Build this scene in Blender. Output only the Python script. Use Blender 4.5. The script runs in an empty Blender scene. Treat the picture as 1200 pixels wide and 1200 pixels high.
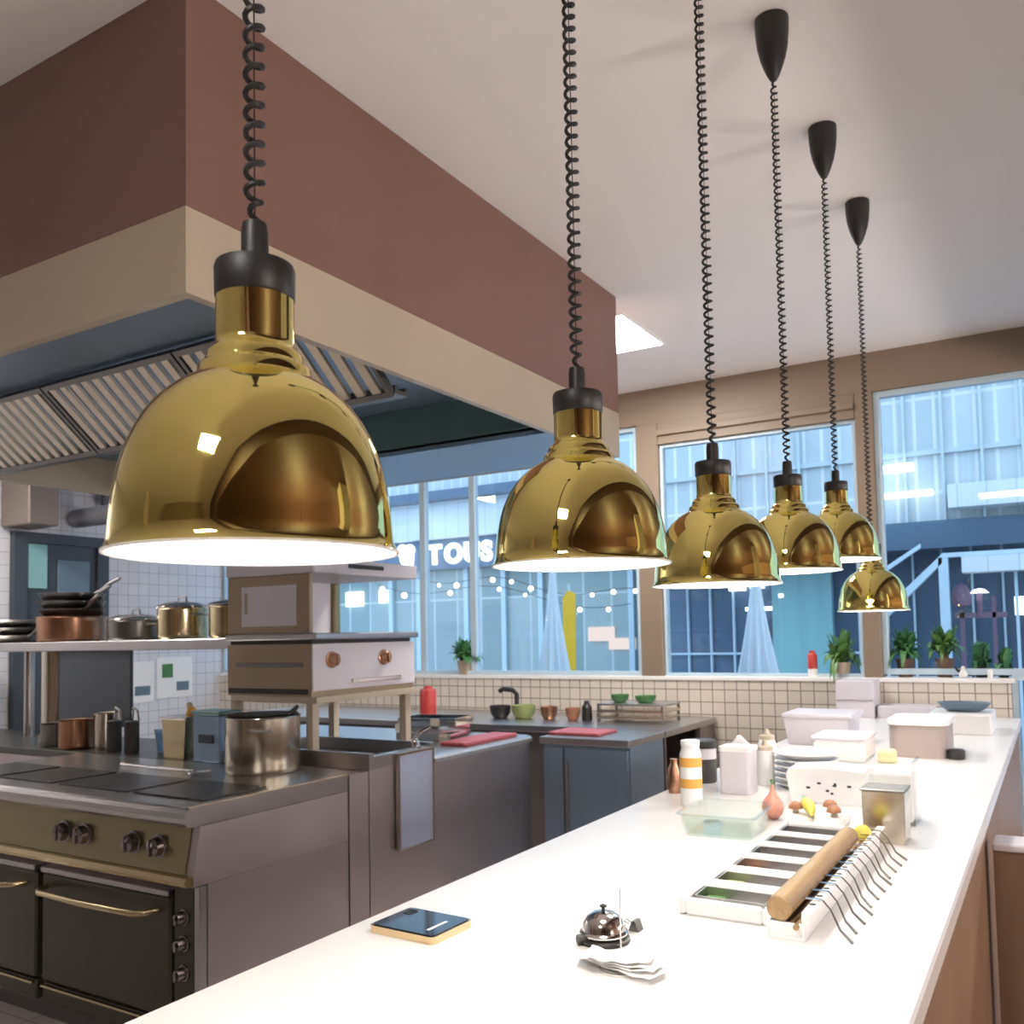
import bpy, math, random
from math import sin, cos, pi, radians
from mathutils import Vector, Matrix
random.seed(7)
SC = bpy.context.scene
COL = SC.collection

# ------------------------------------------------------------------ materials
def _new(name):
    m = bpy.data.materials.new(name); m.use_nodes = True
    nt = m.node_tree; nt.nodes.clear()
    out = nt.nodes.new('ShaderNodeOutputMaterial')
    return m, nt, out
def N(nt, t, **kw):
    n = nt.nodes.new(t)
    for k, v in kw.items():
        if hasattr(n, k): setattr(n, k, v)
        else: n.inputs[k].default_value = v
    return n
def rgb(c): return (c[0], c[1], c[2], 1.0)
def mat(name, col, rough=.5, metal=0.0, var=.06, scale=6.0, bump=0.0, stretch=(1, 1, 1), spec=.5, coat=0.0, bscale=None):
    m, nt, out = _new(name)
    p = N(nt, 'ShaderNodeBsdfPrincipled')
    p.inputs['Roughness'].default_value = rough; p.inputs['Metallic'].default_value = metal
    p.inputs['Specular IOR Level'].default_value = spec; p.inputs['Coat Weight'].default_value = coat
    tc = N(nt, 'ShaderNodeTexCoord'); mp = N(nt, 'ShaderNodeMapping'); mp.inputs['Scale'].default_value = stretch
    nt.links.new(tc.outputs['Object'], mp.inputs['Vector'])
    no = N(nt, 'ShaderNodeTexNoise'); no.inputs['Scale'].default_value = scale; no.inputs['Detail'].default_value = 4
    nt.links.new(mp.outputs['Vector'], no.inputs['Vector'])
    mx = N(nt, 'ShaderNodeMix', data_type='RGBA')
    mx.inputs[6].default_value = rgb([max(0, c * (1 - var)) for c in col]); mx.inputs[7].default_value = rgb([min(1, c * (1 + var)) for c in col])
    nt.links.new(no.outputs['Fac'], mx.inputs[0]); nt.links.new(mx.outputs[2], p.inputs['Base Color'])
    if bump:
        nb = N(nt, 'ShaderNodeTexNoise'); nb.inputs['Scale'].default_value = bscale or scale * 4; nb.inputs['Detail'].default_value = 3
        nt.links.new(mp.outputs['Vector'], nb.inputs['Vector'])
        b = N(nt, 'ShaderNodeBump'); b.inputs['Strength'].default_value = bump; b.inputs['Distance'].default_value = .01
        nt.links.new(nb.outputs['Fac'], b.inputs['Height']); nt.links.new(b.outputs['Normal'], p.inputs['Normal'])
    nt.links.new(p.outputs[0], out.inputs[0])
    return m
def emis(name, col, s):
    m, nt, out = _new(name)
    e = N(nt, 'ShaderNodeEmission'); e.inputs[0].default_value = rgb(col); e.inputs[1].default_value = s
    nt.links.new(e.outputs[0], out.inputs[0]); return m
def glass(name, tint=(.95, .98, 1), refl=.9, rough=.0, ior=1.45):
    m, nt, out = _new(name)
    t = N(nt, 'ShaderNodeBsdfTransparent'); t.inputs[0].default_value = rgb(tint)
    g = N(nt, 'ShaderNodeBsdfGlossy'); g.inputs['Roughness'].default_value = rough; g.inputs[0].default_value = (refl, refl, refl, 1)
    lw = N(nt, 'ShaderNodeLayerWeight'); lw.inputs[0].default_value = .5
    pw_ = N(nt, 'ShaderNodeMath', operation='POWER'); pw_.inputs[1].default_value = 4.0; nt.links.new(lw.outputs['Facing'], pw_.inputs[0])
    f = N(nt, 'ShaderNodeMath', operation='MULTIPLY_ADD'); f.inputs[1].default_value = .6; f.inputs[2].default_value = ((ior - 1) / (ior + 1)) ** 2
    nt.links.new(pw_.outputs[0], f.inputs[0])
    mx = N(nt, 'ShaderNodeMixShader')
    nt.links.new(f.outputs[0], mx.inputs[0]); nt.links.new(t.outputs[0], mx.inputs[1]); nt.links.new(g.outputs[0], mx.inputs[2])
    nt.links.new(mx.outputs[0], out.inputs[0]); return m
def grid_mat(name, c1, c2, cm, axes='xz', w=.08, h=.08, mortar=.003, offset=0.0, rough=.25, shift=(0, 0), var=.5):
    m, nt, out = _new(name)
    ge = N(nt, 'ShaderNodeNewGeometry'); sp = N(nt, 'ShaderNodeSeparateXYZ'); cb = N(nt, 'ShaderNodeCombineXYZ')
    nt.links.new(ge.outputs['Position'], sp.inputs[0])
    for i, a in enumerate(axes):
        ad = N(nt, 'ShaderNodeMath', operation='ADD'); ad.inputs[1].default_value = shift[i]
        nt.links.new(sp.outputs['xyz'.index(a)], ad.inputs[0]); nt.links.new(ad.outputs[0], cb.inputs[i])
    br = N(nt, 'ShaderNodeTexBrick'); br.offset = offset; br.squash = 1.0
    br.inputs['Scale'].default_value = 1.0; br.inputs['Brick Width'].default_value = w; br.inputs['Row Height'].default_value = h
    br.inputs['Mortar Size'].default_value = mortar; br.inputs['Mortar Smooth'].default_value = .1; br.inputs['Bias'].default_value = 0
    br.inputs['Color1'].default_value = rgb(c1); br.inputs['Color2'].default_value = rgb(c2); br.inputs['Mortar'].default_value = rgb(cm)
    nt.links.new(cb.outputs[0], br.inputs['Vector'])
    p = N(nt, 'ShaderNodeBsdfPrincipled'); p.inputs['Roughness'].default_value = rough
    nt.links.new(br.outputs['Color'], p.inputs['Base Color'])
    b = N(nt, 'ShaderNodeBump'); b.invert = True; b.inputs['Strength'].default_value = .3; b.inputs['Distance'].default_value = .003
    nt.links.new(br.outputs['Fac'], b.inputs['Height']); nt.links.new(b.outputs['Normal'], p.inputs['Normal'])
    nt.links.new(p.outputs[0], out.inputs[0]); return m

M = {}
M['brass'] = mat('polished_brass', (.93, .80, .27), .035, 1.0, var=.02, scale=2)
M['black'] = mat('black_plastic', (.018, .016, .015), .45, var=.1)
M['cordblack'] = mat('black_cord', (.012, .011, .011), .5)
M['enamel'] = mat('white_enamel', (.9, .9, .88), .35, var=.01)
M['bulb'] = emis('bulb_glow', (1, .95, .89), 100)
M['panel_light'] = emis('panel_glow', (1, .95, .90), 40)
M['ceiling'] = mat('painted_ceiling', (.84, .80, .775), .8, var=.02, scale=1.5)
M['header'] = mat('taupe_paint', (.235, .178, .130), .5, var=.05, scale=2)
M['brown'] = mat('brown_paint', (.205, .112, .09), .34, var=.05, scale=2, spec=.4)
M['soffit'] = mat('dark_brown_soffit', (.06, .030, .022), .6, var=.05)
M['cream'] = mat('cream_steel', (.50, .42, .32), .33, .15, var=.05, scale=2)
M['wallcream'] = mat('cream_wall', (.66, .57, .43), .7, var=.04)
M['darkwood'] = mat('dark_brown_wall', (.16, .085, .055), .5, var=.25, scale=3, stretch=(1, 1, .1))
M['steel'] = mat('brushed_steel', (.50, .48, .47), .30, 1.0, var=.10, scale=3, bump=.02, bscale=60, stretch=(.05, 1, 1))
M['steelv'] = mat('brushed_steel_panel', (.50, .44, .44), .38, .9, var=.12, scale=2.5, bump=.02, bscale=60, stretch=(1, .06, 1))
M['steeld'] = mat('dark_steel', (.22, .21, .20), .34, 1.0, var=.2, scale=4)
M['chrome'] = mat('chrome', (.78, .76, .74), .08, 1.0, var=.04)
M['pot'] = mat('pot_steel', (.62, .56, .47), .20, 1.0, var=.08, scale=4, stretch=(1, 1, 12))
M['copper'] = mat('copper_brown', (.40, .22, .14), .30, 1.0, var=.2)
M['goldsteel'] = mat('warm_steel', (.66, .55, .34), .22, 1.0, var=.1)
M['cream2'] = mat('tan_steel', (.36, .27, .18), .4, .3, var=.08)
M['slat'] = mat('slat_steel', (.74, .66, .54), .36, .8, var=.08)
M['castiron'] = mat('cooktop_iron', (.10, .095, .085), .32, .7, var=.25, scale=5)
M['oven'] = mat('oven_door', (.075, .066, .048), .32, .6, var=.2, scale=3)
M['flap'] = mat('pale_blue_steel', (.48, .53, .68), .4, .4, var=.08)
M['olive'] = mat('olive_steel', (.34, .29, .17), .32, .85, var=.12, scale=3, stretch=(.3, 1, 1))
M['knobchrome'] = mat('knob_metal', (.30, .26, .28), .22, 1.0, var=.3, scale=20)
M['bluesteel'] = mat('blue_grey_steel', (.28, .38, .50), .38, .7, var=.08)
M['counter'] = mat('white_marble', (.86, .84, .82), .22, var=.02, scale=2.5)
M['wood'] = mat('counter_wood', (.26, .165, .11), .45, var=.25, scale=4, stretch=(6, 1, 1))
M['redwood'] = mat('reddish_wood', (.32, .12, .06), .4, var=.25, scale=4, stretch=(6, 1, 1))
M['lightwood'] = mat('bamboo_wood', (.30, .19, .085), .5, var=.45, scale=9, stretch=(14, .6, 14))
M['floor'] = grid_mat('floor_boards', (.17, .10, .07), (.13, .075, .05), (.06, .035, .025), 'yx', 1.2, .14, .003, .5, .4)
M['floortile'] = grid_mat('kitchen_floor_tile', (.52, .47, .45), (.47, .43, .41), (.25, .22, .21), 'xy', .3, .3, .004, 0, .35)
M['tile'] = grid_mat('white_wall_tile', (.68, .62, .55), (.62, .57, .50), (.25, .21, .18), 'xz', .083, .083, .0035, 0, .25, (0, -.025))
M['tileleft'] = grid_mat('white_wall_tile_side', (.72, .72, .76), (.68, .68, .72), (.45, .45, .47), 'yz', .10, .10, .003, 0, .25)
M['white'] = mat('white_plastic', (.84, .83, .82), .4, var=.02)
M['lavender'] = mat('pale_lavender_plastic', (.66, .62, .66), .45, var=.03)
M['paper'] = mat('paper', (.86, .85, .84), .8, var=.03, scale=20)
M['greybrown'] = mat('grey_brown_plastic', (.36, .30, .28), .4, var=.08)
M['amber'] = mat('amber_label', (.70, .36, .07), .5, var=.15)
M['paleyellow'] = mat('pale_yellow', (.78, .66, .36), .5, var=.05)
M['yellow'] = mat('yellow_skin', (.72, .60, .10), .4, var=.2, scale=20)
M['pink'] = mat('pink_onion', (.68, .30, .22), .35, var=.25, scale=15, stretch=(5, 5, 1))
M['russet'] = mat('russet_brown', (.38, .17, .09), .5, var=.25)
M['red'] = mat('red_plastic', (.50, .05, .045), .4, var=.08)
M['redboard'] = mat('red_board', (.36, .075, .09), .5, var=.08)
M['teal'] = mat('teal_steel', (.16, .26, .26), .35, .6, var=.1)
M['screen'] = mat('phone_screen', (.02, .025, .035), .06, var=.05, spec=.7)
M['gold'] = mat('gold_metal', (.72, .55, .33), .22, 1.0, var=.05)
M['leaf'] = mat('green_leaf', (.065, .20, .065), .45, var=.45, scale=30)
M['leaf2'] = mat('olive_leaf', (.10, .22, .055), .45, var=.45, scale=30)
M['terracotta'] = mat('brown_pot', (.26, .12, .075), .6, var=.15)
M['green'] = mat('green_bowl', (.28, .34, .12), .45, var=.15)
M['darkblue'] = mat('slate_blue', (.13, .19, .25), .4, var=.1)
M['doordark'] = mat('dark_door', (.045, .055, .07), .4, var=.15)
M['silicone'] = mat('dark_rubber', (.04, .037, .035), .6)
M['duct'] = mat('galvanised_duct', (.34, .34, .37), .45, .6, var=.12)
M['ductbrown'] = mat('brown_duct', (.22, .18, .16), .5, .3, var=.12)
M['glass'] = glass('window_glass', (.86, .92, .96), .85)
M['clear'] = glass('clear_glass', (.91, .945, .925), .9, .02, 1.4)
M['acrylic'] = glass('clear_acrylic', (.975, .98, .98), .9, .02, 1.2)
M['floormat'] = mat('red_brown_mat', (.17, .06, .045), .8, var=.2)
# outside
M['pave'] = mat('street_paving', (.35, .36, .38), .8, var=.1)
M['facade'] = grid_mat('facade_panels', (.50, .56, .58), (.43, .50, .53), (.66, .70, .72), 'xz', .22, 1.15, .02, 0, .35, (.05, .35))
M['facadedark'] = mat('facade_dark', (.09, .135, .20), .25, .2, var=.2, scale=1)
M['canopy'] = grid_mat('pale_canopy', (.66, .70, .72), (.62, .66, .69), (.50, .55, .58), 'xz', .3, 2.0, .01, 0, .5)
M['shopglass'] = grid_mat('shop_front', (.20, .27, .27), (.34, .41, .40), (.46, .52, .53), 'xz', .55, 2.4, .02, 0, .2, (.1, .2))
M['cyan'] = mat('cyan_panel', (.25, .47, .48), .3, var=.2, scale=2, stretch=(4, 4, .2))
M['outsteel'] = mat('pale_painted_steel', (.48, .60, .68), .4, var=.08)
M['fin'] = mat('facade_fin', (.46, .54, .58), .5, var=.08)
M['parasol'] = mat('pale_canvas', (.62, .68, .73), .8, var=.15, scale=6, stretch=(8, 8, .3))
M['yellowcanvas'] = mat('yellow_canvas', (.80, .47, .02), .7, var=.1)
M['purple'] = mat('dusky_cloth', (.18, .11, .16), .8, var=.2)
M['sign'] = emis('sign_glow', (.92, .97, 1), 2.6)
M['fairy'] = emis('string_bulb_glow', (1, .95, .85), 5)
M['shoplamp'] = emis('shop_lamp_glow', (1, .78, .70), .75)

# ------------------------------------------------------------------ mesh builder
class MB:
    def __init__(s): s.v = []; s.f = []; s.sm = []
    def add(s, vs, fs, smooth=False):
        o = len(s.v); s.v += [tuple(v) for v in vs]
        for f in fs: s.f.append(tuple(i + o for i in f)); s.sm.append(smooth)
        return s
    def box(s, x0, x1, y0, y1, z0, z1, bev=0.0, rot=0.0):
        if x0 > x1: x0, x1 = x1, x0
        if y0 > y1: y0, y1 = y1, y0
        if z0 > z1: z0, z1 = z1, z0
        b = min(bev, (x1 - x0) * .45, (y1 - y0) * .45, (z1 - z0) * .45)
        cx, cy = (x0 + x1) / 2, (y0 + y1) / 2
        if b <= 0:
            vs = [(x, y, z) for z in (z0, z1) for x, y in ((x0, y0), (x1, y0), (x1, y1), (x0, y1))]
            fs = [(3, 2, 1, 0), (4, 5, 6, 7), (0, 1, 5, 4), (1, 2, 6, 5), (2, 3, 7, 6), (3, 0, 4, 7)]
        else:
            def ring(z, i):
                return [(x0 + i + b, y0 + i, z), (x1 - i - b, y0 + i, z), (x1 - i, y0 + i + b, z), (x1 - i, y1 - i - b, z),
                        (x1 - i - b, y1 - i, z), (x0 + i + b, y1 - i, z), (x0 + i, y1 - i - b, z), (x0 + i, y0 + i + b, z)]
            vs = ring(z0, b * .6) + ring(z0 + b, 0) + ring(z1 - b, 0) + ring(z1, b * .6)
            fs = [tuple(range(7, -1, -1)), tuple(range(24, 32))]
            for r in range(3):
                for k in range(8):
                    a = r * 8 + k; c = r * 8 + (k + 1) % 8
                    fs.append((a, c, c + 8, a + 8))
        if rot:
            c_, s_ = cos(rot), sin(rot)
            vs = [(cx + (x - cx) * c_ - (y - cy) * s_, cy + (x - cx) * s_ + (y - cy) * c_, z) for x, y, z in vs]
        return s.add(vs, fs)
    def lathe(s, prof, c=(0, 0, 0), n=32, close=False, axis='z', smooth=True):
        # prof: list of (r, h)
        vs = []; fs = []
        for r, h in prof:
            for k in range(n):
                a = 2 * pi * k / n
                p = (r * cos(a), r * sin(a), h)
                if axis == 'x': p = (h, r * cos(a), r * sin(a))
                if axis == 'y': p = (r * sin(a), h, r * cos(a))
                vs.append((c[0] + p[0], c[1] + p[1], c[2] + p[2]))
        m = len(prof)
        for j in range(m - 1 + (1 if close else 0)):
            for k in range(n):
                a = j * n + k; b = j * n + (k + 1) % n; d = ((j + 1) % m) * n
                fs.append((a, b, d + (k + 1) % n, d + k))
        if not close:
            if prof[0][0] > 1e-4: fs.append(tuple(range(n - 1, -1, -1)))
            if prof[-1][0] > 1e-4: fs.append(tuple((m - 1) * n + k for k in range(n)))
        return s.add(vs, fs, smooth)
    def tube(s, pts, r, n=8, cap=True, rs=None):
        pts = [Vector(p) for p in pts]; vs = []; fs = []
        up = Vector((0, 0, 1)); prev = None
        for i, p in enumerate(pts):
            t = (pts[min(i + 1, len(pts) - 1)] - pts[max(i - 1, 0)]).normalized()
            if prev is None:
                a = t.cross(up) if abs(t.z) < .95 else t.cross(Vector((1, 0, 0)))
            else: a = prev - t * prev.dot(t)
            a.normalize(); prev = a; b = t.cross(a)
            rr = rs[i] if rs else r
            for k in range(n):
                an = 2 * pi * k / n; vs.append(p + a * (rr * cos(an)) + b * (rr * sin(an)))
        for i in range(len(pts) - 1):
            for k in range(n):
                fs.append((i * n + k, i * n + (k + 1) % n, (i + 1) * n + (k + 1) % n, (i + 1) * n + k))
        if cap: fs += [tuple(range(n - 1, -1, -1)), tuple((len(pts) - 1) * n + k for k in range(n))]
        return s.add(vs, fs, True)
    def prism(s, prof, a0, a1, axis='x'):
        # closed profile extruded along axis; prof pairs: x:(y,z) y:(x,z) z:(x,y)
        def P(u, v, a): return {'x': (a, u, v), 'y': (u, a, v), 'z': (u, v, a)}[axis]
        n = len(prof)
        vs = [P(u, v, a0) for u, v in prof] + [P(u, v, a1) for u, v in prof]
        fs = [tuple(range(n - 1, -1, -1)), tuple(range(n, 2 * n))] + [(k, (k + 1) % n, n + (k + 1) % n, n + k) for k in range(n)]
        return s.add(vs, fs)
    def build(s, name, m, parent=None, world=True, ang=38):
        vs = [Vector(v) for v in s.v]; loc = Vector((0, 0, 0))
        if parent is None:
            lo = [min(v[i] for v in vs) for i in range(3)]; hi = [max(v[i] for v in vs) for i in range(3)]
            loc = Vector(((lo[0] + hi[0]) / 2, (lo[1] + hi[1]) / 2, lo[2])); off = loc
        else:
            off = Vector((0, 0, 0))
            if world:
                q = parent
                while q is not None: off = off + q.location; q = q.parent
        me = bpy.data.meshes.new(name)
        me.from_pydata([v - off for v in vs], [], s.f); me.update()
        import bmesh
        bm = bmesh.new(); bm.from_mesh(me); bmesh.ops.recalc_face_normals(bm, faces=bm.faces); bm.to_mesh(me); bm.free()
        for p, k in zip(me.polygons, s.sm): p.use_smooth = k
        if any(s.sm): me.set_sharp_from_angle(angle=radians(ang))
        me.materials.append(m)
        o = bpy.data.objects.new(name, me); COL.objects.link(o); o.location = loc; o.parent = parent
        return o
def box(*a, **k): return MB().box(*a, **k)
def tag(o, label, cat, group=None, kind=None):
    o['label'] = label; o['category'] = cat
    if group: o['group'] = group
    if kind: o['kind'] = kind
    return o
def thing(name, label, cat, loc, group=None, rz=0):
    o = bpy.data.objects.new(name, None); o.empty_display_size = .05; COL.objects.link(o)
    o.location = loc; o.rotation_euler = (0, 0, rz)
    return tag(o, label, cat, group)
def struct(name, mb, m, parent=None, label=None):
    o = mb.build(name, m, parent)
    if parent is None: o['kind'] = 'structure'
    if label: o['label'] = label
    return o
def copy_thing(o, loc, label, group=None, rz=None):
    c = o.copy(); COL.objects.link(c); c.location = loc
    if rz is not None: c.rotation_euler = (0, 0, rz)
    c['label'] = label
    if group: c['group'] = group
    for ch in list(o.children):
        d = ch.copy(); COL.objects.link(d); d.parent = c
        for g in list(ch.children):
            e = g.copy(); COL.objects.link(e); e.parent = d
    return c

CT = .97      # pass counter top
H = 3.2       # ceiling
YW = 5.76     # window wall
XL = -6.8     # left wall
XR = 3.5
YF = -4.5

# ------------------------------------------------------------------ setting
struct('floor', box(-.6, XR + .1, YF - .1, YW + .2, -.1, 0), M['floor'])
struct('floor', box(XL - .1, -.6005, YF - .1, YW + .2, -.1, 0), M['floortile'])
struct('ceiling', box(XL - .1, XR + .1, YF - .1, YW + .2, H, H + .1), M['ceiling'])
struct('wall_left', box(XL - .1, XL, YF - .1, YW + .2, 0, H), M['tileleft'])
struct('wall_right', box(XR, XR + .1, YF - .1, YW + .2, 0, H), M['darkwood'])
struct('wall_front', box(XL, XR, YF - .1, YF, 0, H), M['header'])
struct('wall_back', box(XL, -.23, YW, YW + .15, 0, 1.165), M['tile'])
struct('trim_1', box(XL, -.21, YW - .01, YW + .2, 1.165, 1.192, .004), M['white'])                 # sill
struct('trim_2', box(XL, XR, YW + .0, YW + .2, 2.955, H), M['header'])                             # header over windows
struct('trim_3', box(-2.50, -2.335, YW + .0, YW + .14, 1.193, 2.955, .005), M['header'])           # posts
struct('trim_4', box(-1.022, -.915, YW + .0, YW + .14, 1.193, 2.955, .005), M['header'])
struct('trim_5', box(-.228, XR, YW - .02, YW + .15, 0, .30), M['wood'])                            # low curb under the tall glass
struct('trim_6', box(-.228, XR, YW - .03, YW + .16, .301, .325, .004), M['lavender'])
struct('trim_7', box(.45, XR, YF, YW - .002, 2.72, H), M['soffit'])                                 # brown dropped ceiling on the dining side
struct('trim_8', box(1.55, 1.95, 1.9, 2.3, 0, 2.72), M['wallcream'])                               # cream column there
struct('trim_9', box(-4.2, -3.9, -3.2, -2.9, 0, H), M['wallcream'])
# windows
def window(name, x0, x1, z0, z1, f=.03, mull=()):
    b = MB(); y0, y1 = YW + .03, YW + .09
    b.box(x0, x0 + f, y0, y1, z0, z1); b.box(x1 - f, x1, y0, y1, z0, z1)
    b.box(x0 + f, x1 - f, y0, y1, z0, z0 + f); b.box(x0 + f, x1 - f, y0, y1, z1 - f, z1)
    for mx, w in mull: b.box(mx - w / 2, mx + w / 2, y0, y1, z0 + f, z1 - f)
    root = b.build('window_' + name, M['outsteel']); root['kind'] = 'structure'
    box(x0 + f, x1 - f, YW + .055, YW + .062, z0 + f, z1 - f).build('pane', M['glass'], root)
    return root
window('1', XL + .01, -2.502, 1.193, 2.954, .03, ((-4.42, .05), (-3.93, .05)))
window('2', -2.333, -1.024, 1.193, 2.80, .02)
window('3', -.913, XR - .01, 1.21, 2.953, .035, ((1.2, .05),))
window('4', -.226, XR - .01, .326, 1.209, .03, ((1.2, .05),))
struct('trim_10', MB().box(-2.333, -1.024, YW + .0, YW + .13, 2.802, 2.954).box(-2.333, -1.024, YW - .025, YW - .002, 2.86, 2.90, .003), M['header'])  # blind box over window 2
# dark doorway in the left wall
d = struct('door_1', MB().box(XL + .002, XL + .06, 3.80, 3.90, 0, 2.36).box(XL + .002, XL + .06, 4.48, 4.58, 0, 2.36).box(XL + .002, XL + .06, 3.90, 4.48, 2.28, 2.36), M['doordark'])
box(XL + .004, XL + .03, 3.90, 4.48, 0, 2.28).build('door_leaf', M['doordark'], d)
box(XL + .031, XL + .045, 4.15, 4.42, 1.25, 2.16, .004).build('door_panel', M['darkblue'], d)
box(XL + .031, XL + .05, 3.91, 4.06, 1.93, 2.27).build('glazing', M['cyan'], d)
# dark doors behind the camera, seen only in the lamps
dd = struct('door_2', box(-2.6, -1.7, YF + .002, YF + .05, 0, 2.2), M['darkwood'])
dd = struct('door_3', box(-.8, 3.4, YF + .002, YF + .06, 0, 2.7), M['darkwood'])

# ceiling light panels
def panel(x, y, label, s=.6):
    t = thing('ceiling_light_panel', label, 'ceiling light', (x, y, H), 'square light panels in the ceiling')
    MB().box(x - s / 2, x + s / 2, y - s / 2, y - s / 2 + .012, H - .012, H).box(x - s / 2, x + s / 2, y + s / 2 - .012, y + s / 2, H - .012, H) \
        .box(x - s / 2, x - s / 2 + .012, y - s / 2 + .012, y + s / 2 - .012, H - .012, H).box(x + s / 2 - .012, x + s / 2, y - s / 2 + .012, y + s / 2 - .012, H - .012, H).build('frame', M['white'], t)
    box(x - s / 2 + .012, x + s / 2 - .012, y - s / 2 + .012, y + s / 2 - .012, H - .008, H - .002).build('diffuser', M['panel_light'], t)
    return t
panel(-2.21, 4.575, 'square white light panel in the ceiling beyond the far end of the brown hood')
panel(-.5, -1.4, 'square white light panel in the ceiling behind the camera, over the counter')
panel(-5.85, 2.3, 'square white light panel in the ceiling left of the hood')

M['globe'] = emis('fill_globe_glow', (1, .92, .86), 105)  # unseen globes added to light the hood side and the ceiling
for k, (x, y, lb) in enumerate(((2.3, .2, 'added unseen globe lamp over the dining side, nearest the camera'), (2.5, 2.9, 'added unseen globe lamp over the dining side, beside the cream column'), (2.4, 5.0, 'added unseen globe lamp over the dining side, by the windows'))):
    t = thing('fill_globe', lb, 'lamp', (x, y, 1.6), 'added unseen globe lamps over the dining side')
    MB().lathe([(0, 0), (.07, .012), (.12, .05), (.14, .13), (.12, .21), (.07, .25), (.03, .262)], (x, y, 1.6), 28).build('globe', M['globe'], t)
    MB().tube([(x, y, 1.862), (x, y, 2.719)], .006, 8).build('cord', M['black'], t)
# ------------------------------------------------------------------ pendant heat lamps
PROF = [(.135, .000), (.1325, .003), (.1305, .008), (.1295, .016), (.1285, .028), (.127, .042), (.1245, .056), (.121, .072), (.1165, .087), (.110, .102), (.102, .116),
        (.092, .129), (.080, .1405), (.068, .149), (.0585, .154), (.054, .1565), (.0535, .1575), (.0530, .164), (.0505, .167), (.0470, .1685), (.0465, .170), (.0455, .1765),
        (.0420, .181), (.0385, .183), (.0370, .185), (.0365, .190), (.0365, .229)]
def pendant(y, z, label, x=-.61, k=1.0, kr=1.0):
    t = thing('pendant_heat_lamp', label, 'lamp', (x, y, z), 'brass heat lamps over the pass')
    b = MB(); n = 72
    b.lathe(PROF, n=n); b.f = [f for f in b.f if len(f) == 4]; b.sm = [True] * len(b.f)      # open shell
    top = len(PROF) - 1; b.f.append(tuple(top * n + k for k in range(n))); b.sm.append(False)
    b.build('lamp_shade', M['brass'], t, world=False, ang=50)
    l = MB(); prof = [(.1348, .001), (.1345, -.0012), (.1318, -.0014), (.1300, .001)] + [(r - .004, h + .002) for r, h in PROF[:14]] + [(.02, .1525)]  # outer lip turns white under the brass rim, painting its lit edge
    l.lathe(prof, n=64); l.f = [f for f in l.f if len(f) == 4] + [tuple((len(prof) - 1) * 64 + k for k in range(64))]; l.sm = [True] * len(l.f)
    l.build('white_liner', M['enamel'], t, world=False, ang=60)['label'] = 'white enamelled inside of the shade, plus the lit rim edge painted white'
    MB().lathe([(.0, .052), (.018, .055), (.031, .064), (.038, .080), (.036, .097), (.026, .118), (.0175, .132), (.0165, .148)], n=28).build('bulb', M['bulb'], t, world=False)
    MB().lathe([(.0362, .2292), (.0375, .231), (.0380, .256), (.0365, .2605), (.0130, .2625)], n=48).build('lamp_holder', M['black'], t, world=False)
    MB().lathe([(.0130, .2626), (.0128, .292), (.0115, .300), (.004, .3005)], n=24).build('strain_relief', M['black'], t, world=False)
    for ch in t.children:
        for v in ch.data.vertices: v.co = (v.co.x * kr, v.co.y * kr, v.co.z * k)
    zt = H - z
    MB().lathe([(.006, zt - .176), (.0095, zt - .174), (.017, zt - .160), (.026, zt - .138), (.0345, zt - .112), (.0415, zt - .080), (.0455, zt - .040), (.0465, zt - .001)], n=32).build('ceiling_rose', M['black'], t, world=False)
    c = MB(); z0, z1 = .300 * k, zt - .175; L = z1 - z0; turns = int(L / .019); pts = []
    for i in range(turns * 12 + 1):
        a = 2 * pi * i / 12; u = i / (turns * 12); rr = (.0082) * min(1, u * 25 + .3, (1 - u) * 25 + .3)
        pts.append((rr * cos(a), rr * sin(a), z0 + L * u))
    c.tube(pts, .0029, 6); c.tube([(0, 0, z0), (0, 0, z1)], .0008, 5)
    c.build('coiled_cord', M['cordblack'], t, world=False)
    return t
NAMES = ['largest and nearest brass dome heat lamp, hanging before the hood corner',
         'second brass dome heat lamp from the front, before the far end of the hood',
         'third brass dome heat lamp from the front, hanging before the taller window post',
         'fourth brass dome heat lamp from the front, half tucked behind the third',
         'fifth brass dome heat lamp, hanging highest, partly behind the fourth',
         'smallest and farthest brass dome heat lamp, hanging lowest of the six']
for (y, z), nm in zip([(.585, 1.580), (1.19, 1.602), (1.81, 1.595), (2.43, 1.655), (3.06, 1.724), (3.68, 1.564)], NAMES): pendant(y, z, nm, *((-.640, 1.05, .982) if y < 1 else (-.61,)))

# ------------------------------------------------------------------ extractor hood
hx0, hx1, hy0, hy1 = -4.85, -1.85, 1.465, 4.06
t = thing('extractor_hood', 'large brown and cream box hood hanging from the ceiling over the cooking island', 'hood', (-3.3, 2.75, 2.377))
box(hx0, hx1, hy0, hy1, 2.602, H - .001).build('upper_casing', M['brown'], t)
b = MB(); w = .03
b.box(hx0, hx1, hy0, hy0 + w, 2.377, 2.601); b.box(hx0, hx1, hy1 - w, hy1, 2.377, 2.601)
b.box(hx0, hx0 + w, hy0 + w, hy1 - w, 2.377, 2.601); b.box(hx1 - w, hx1, hy0 + w, hy1 - w, 2.377, 2.601)
b.build('lower_band', M['cream'], t)['label'] = 'cream lower band of the hood'
box(hx0 + w, hx1 - w, 3.37, hy1 - w, 2.379, 2.40).build('underside_panel', M['bluesteel'], t)
box(hx0 + w, hx1 - w, hy0 + w, 3.37, 2.588, 2.600).build('inner_top', M['bluesteel'], t)
box(hx0 + w, hx1 - w, 3.345, 3.369, 2.41, 2.587).build('inner_back', M['teal'], t)  # stainless inside; its teal reflection is put into the colour
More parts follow.
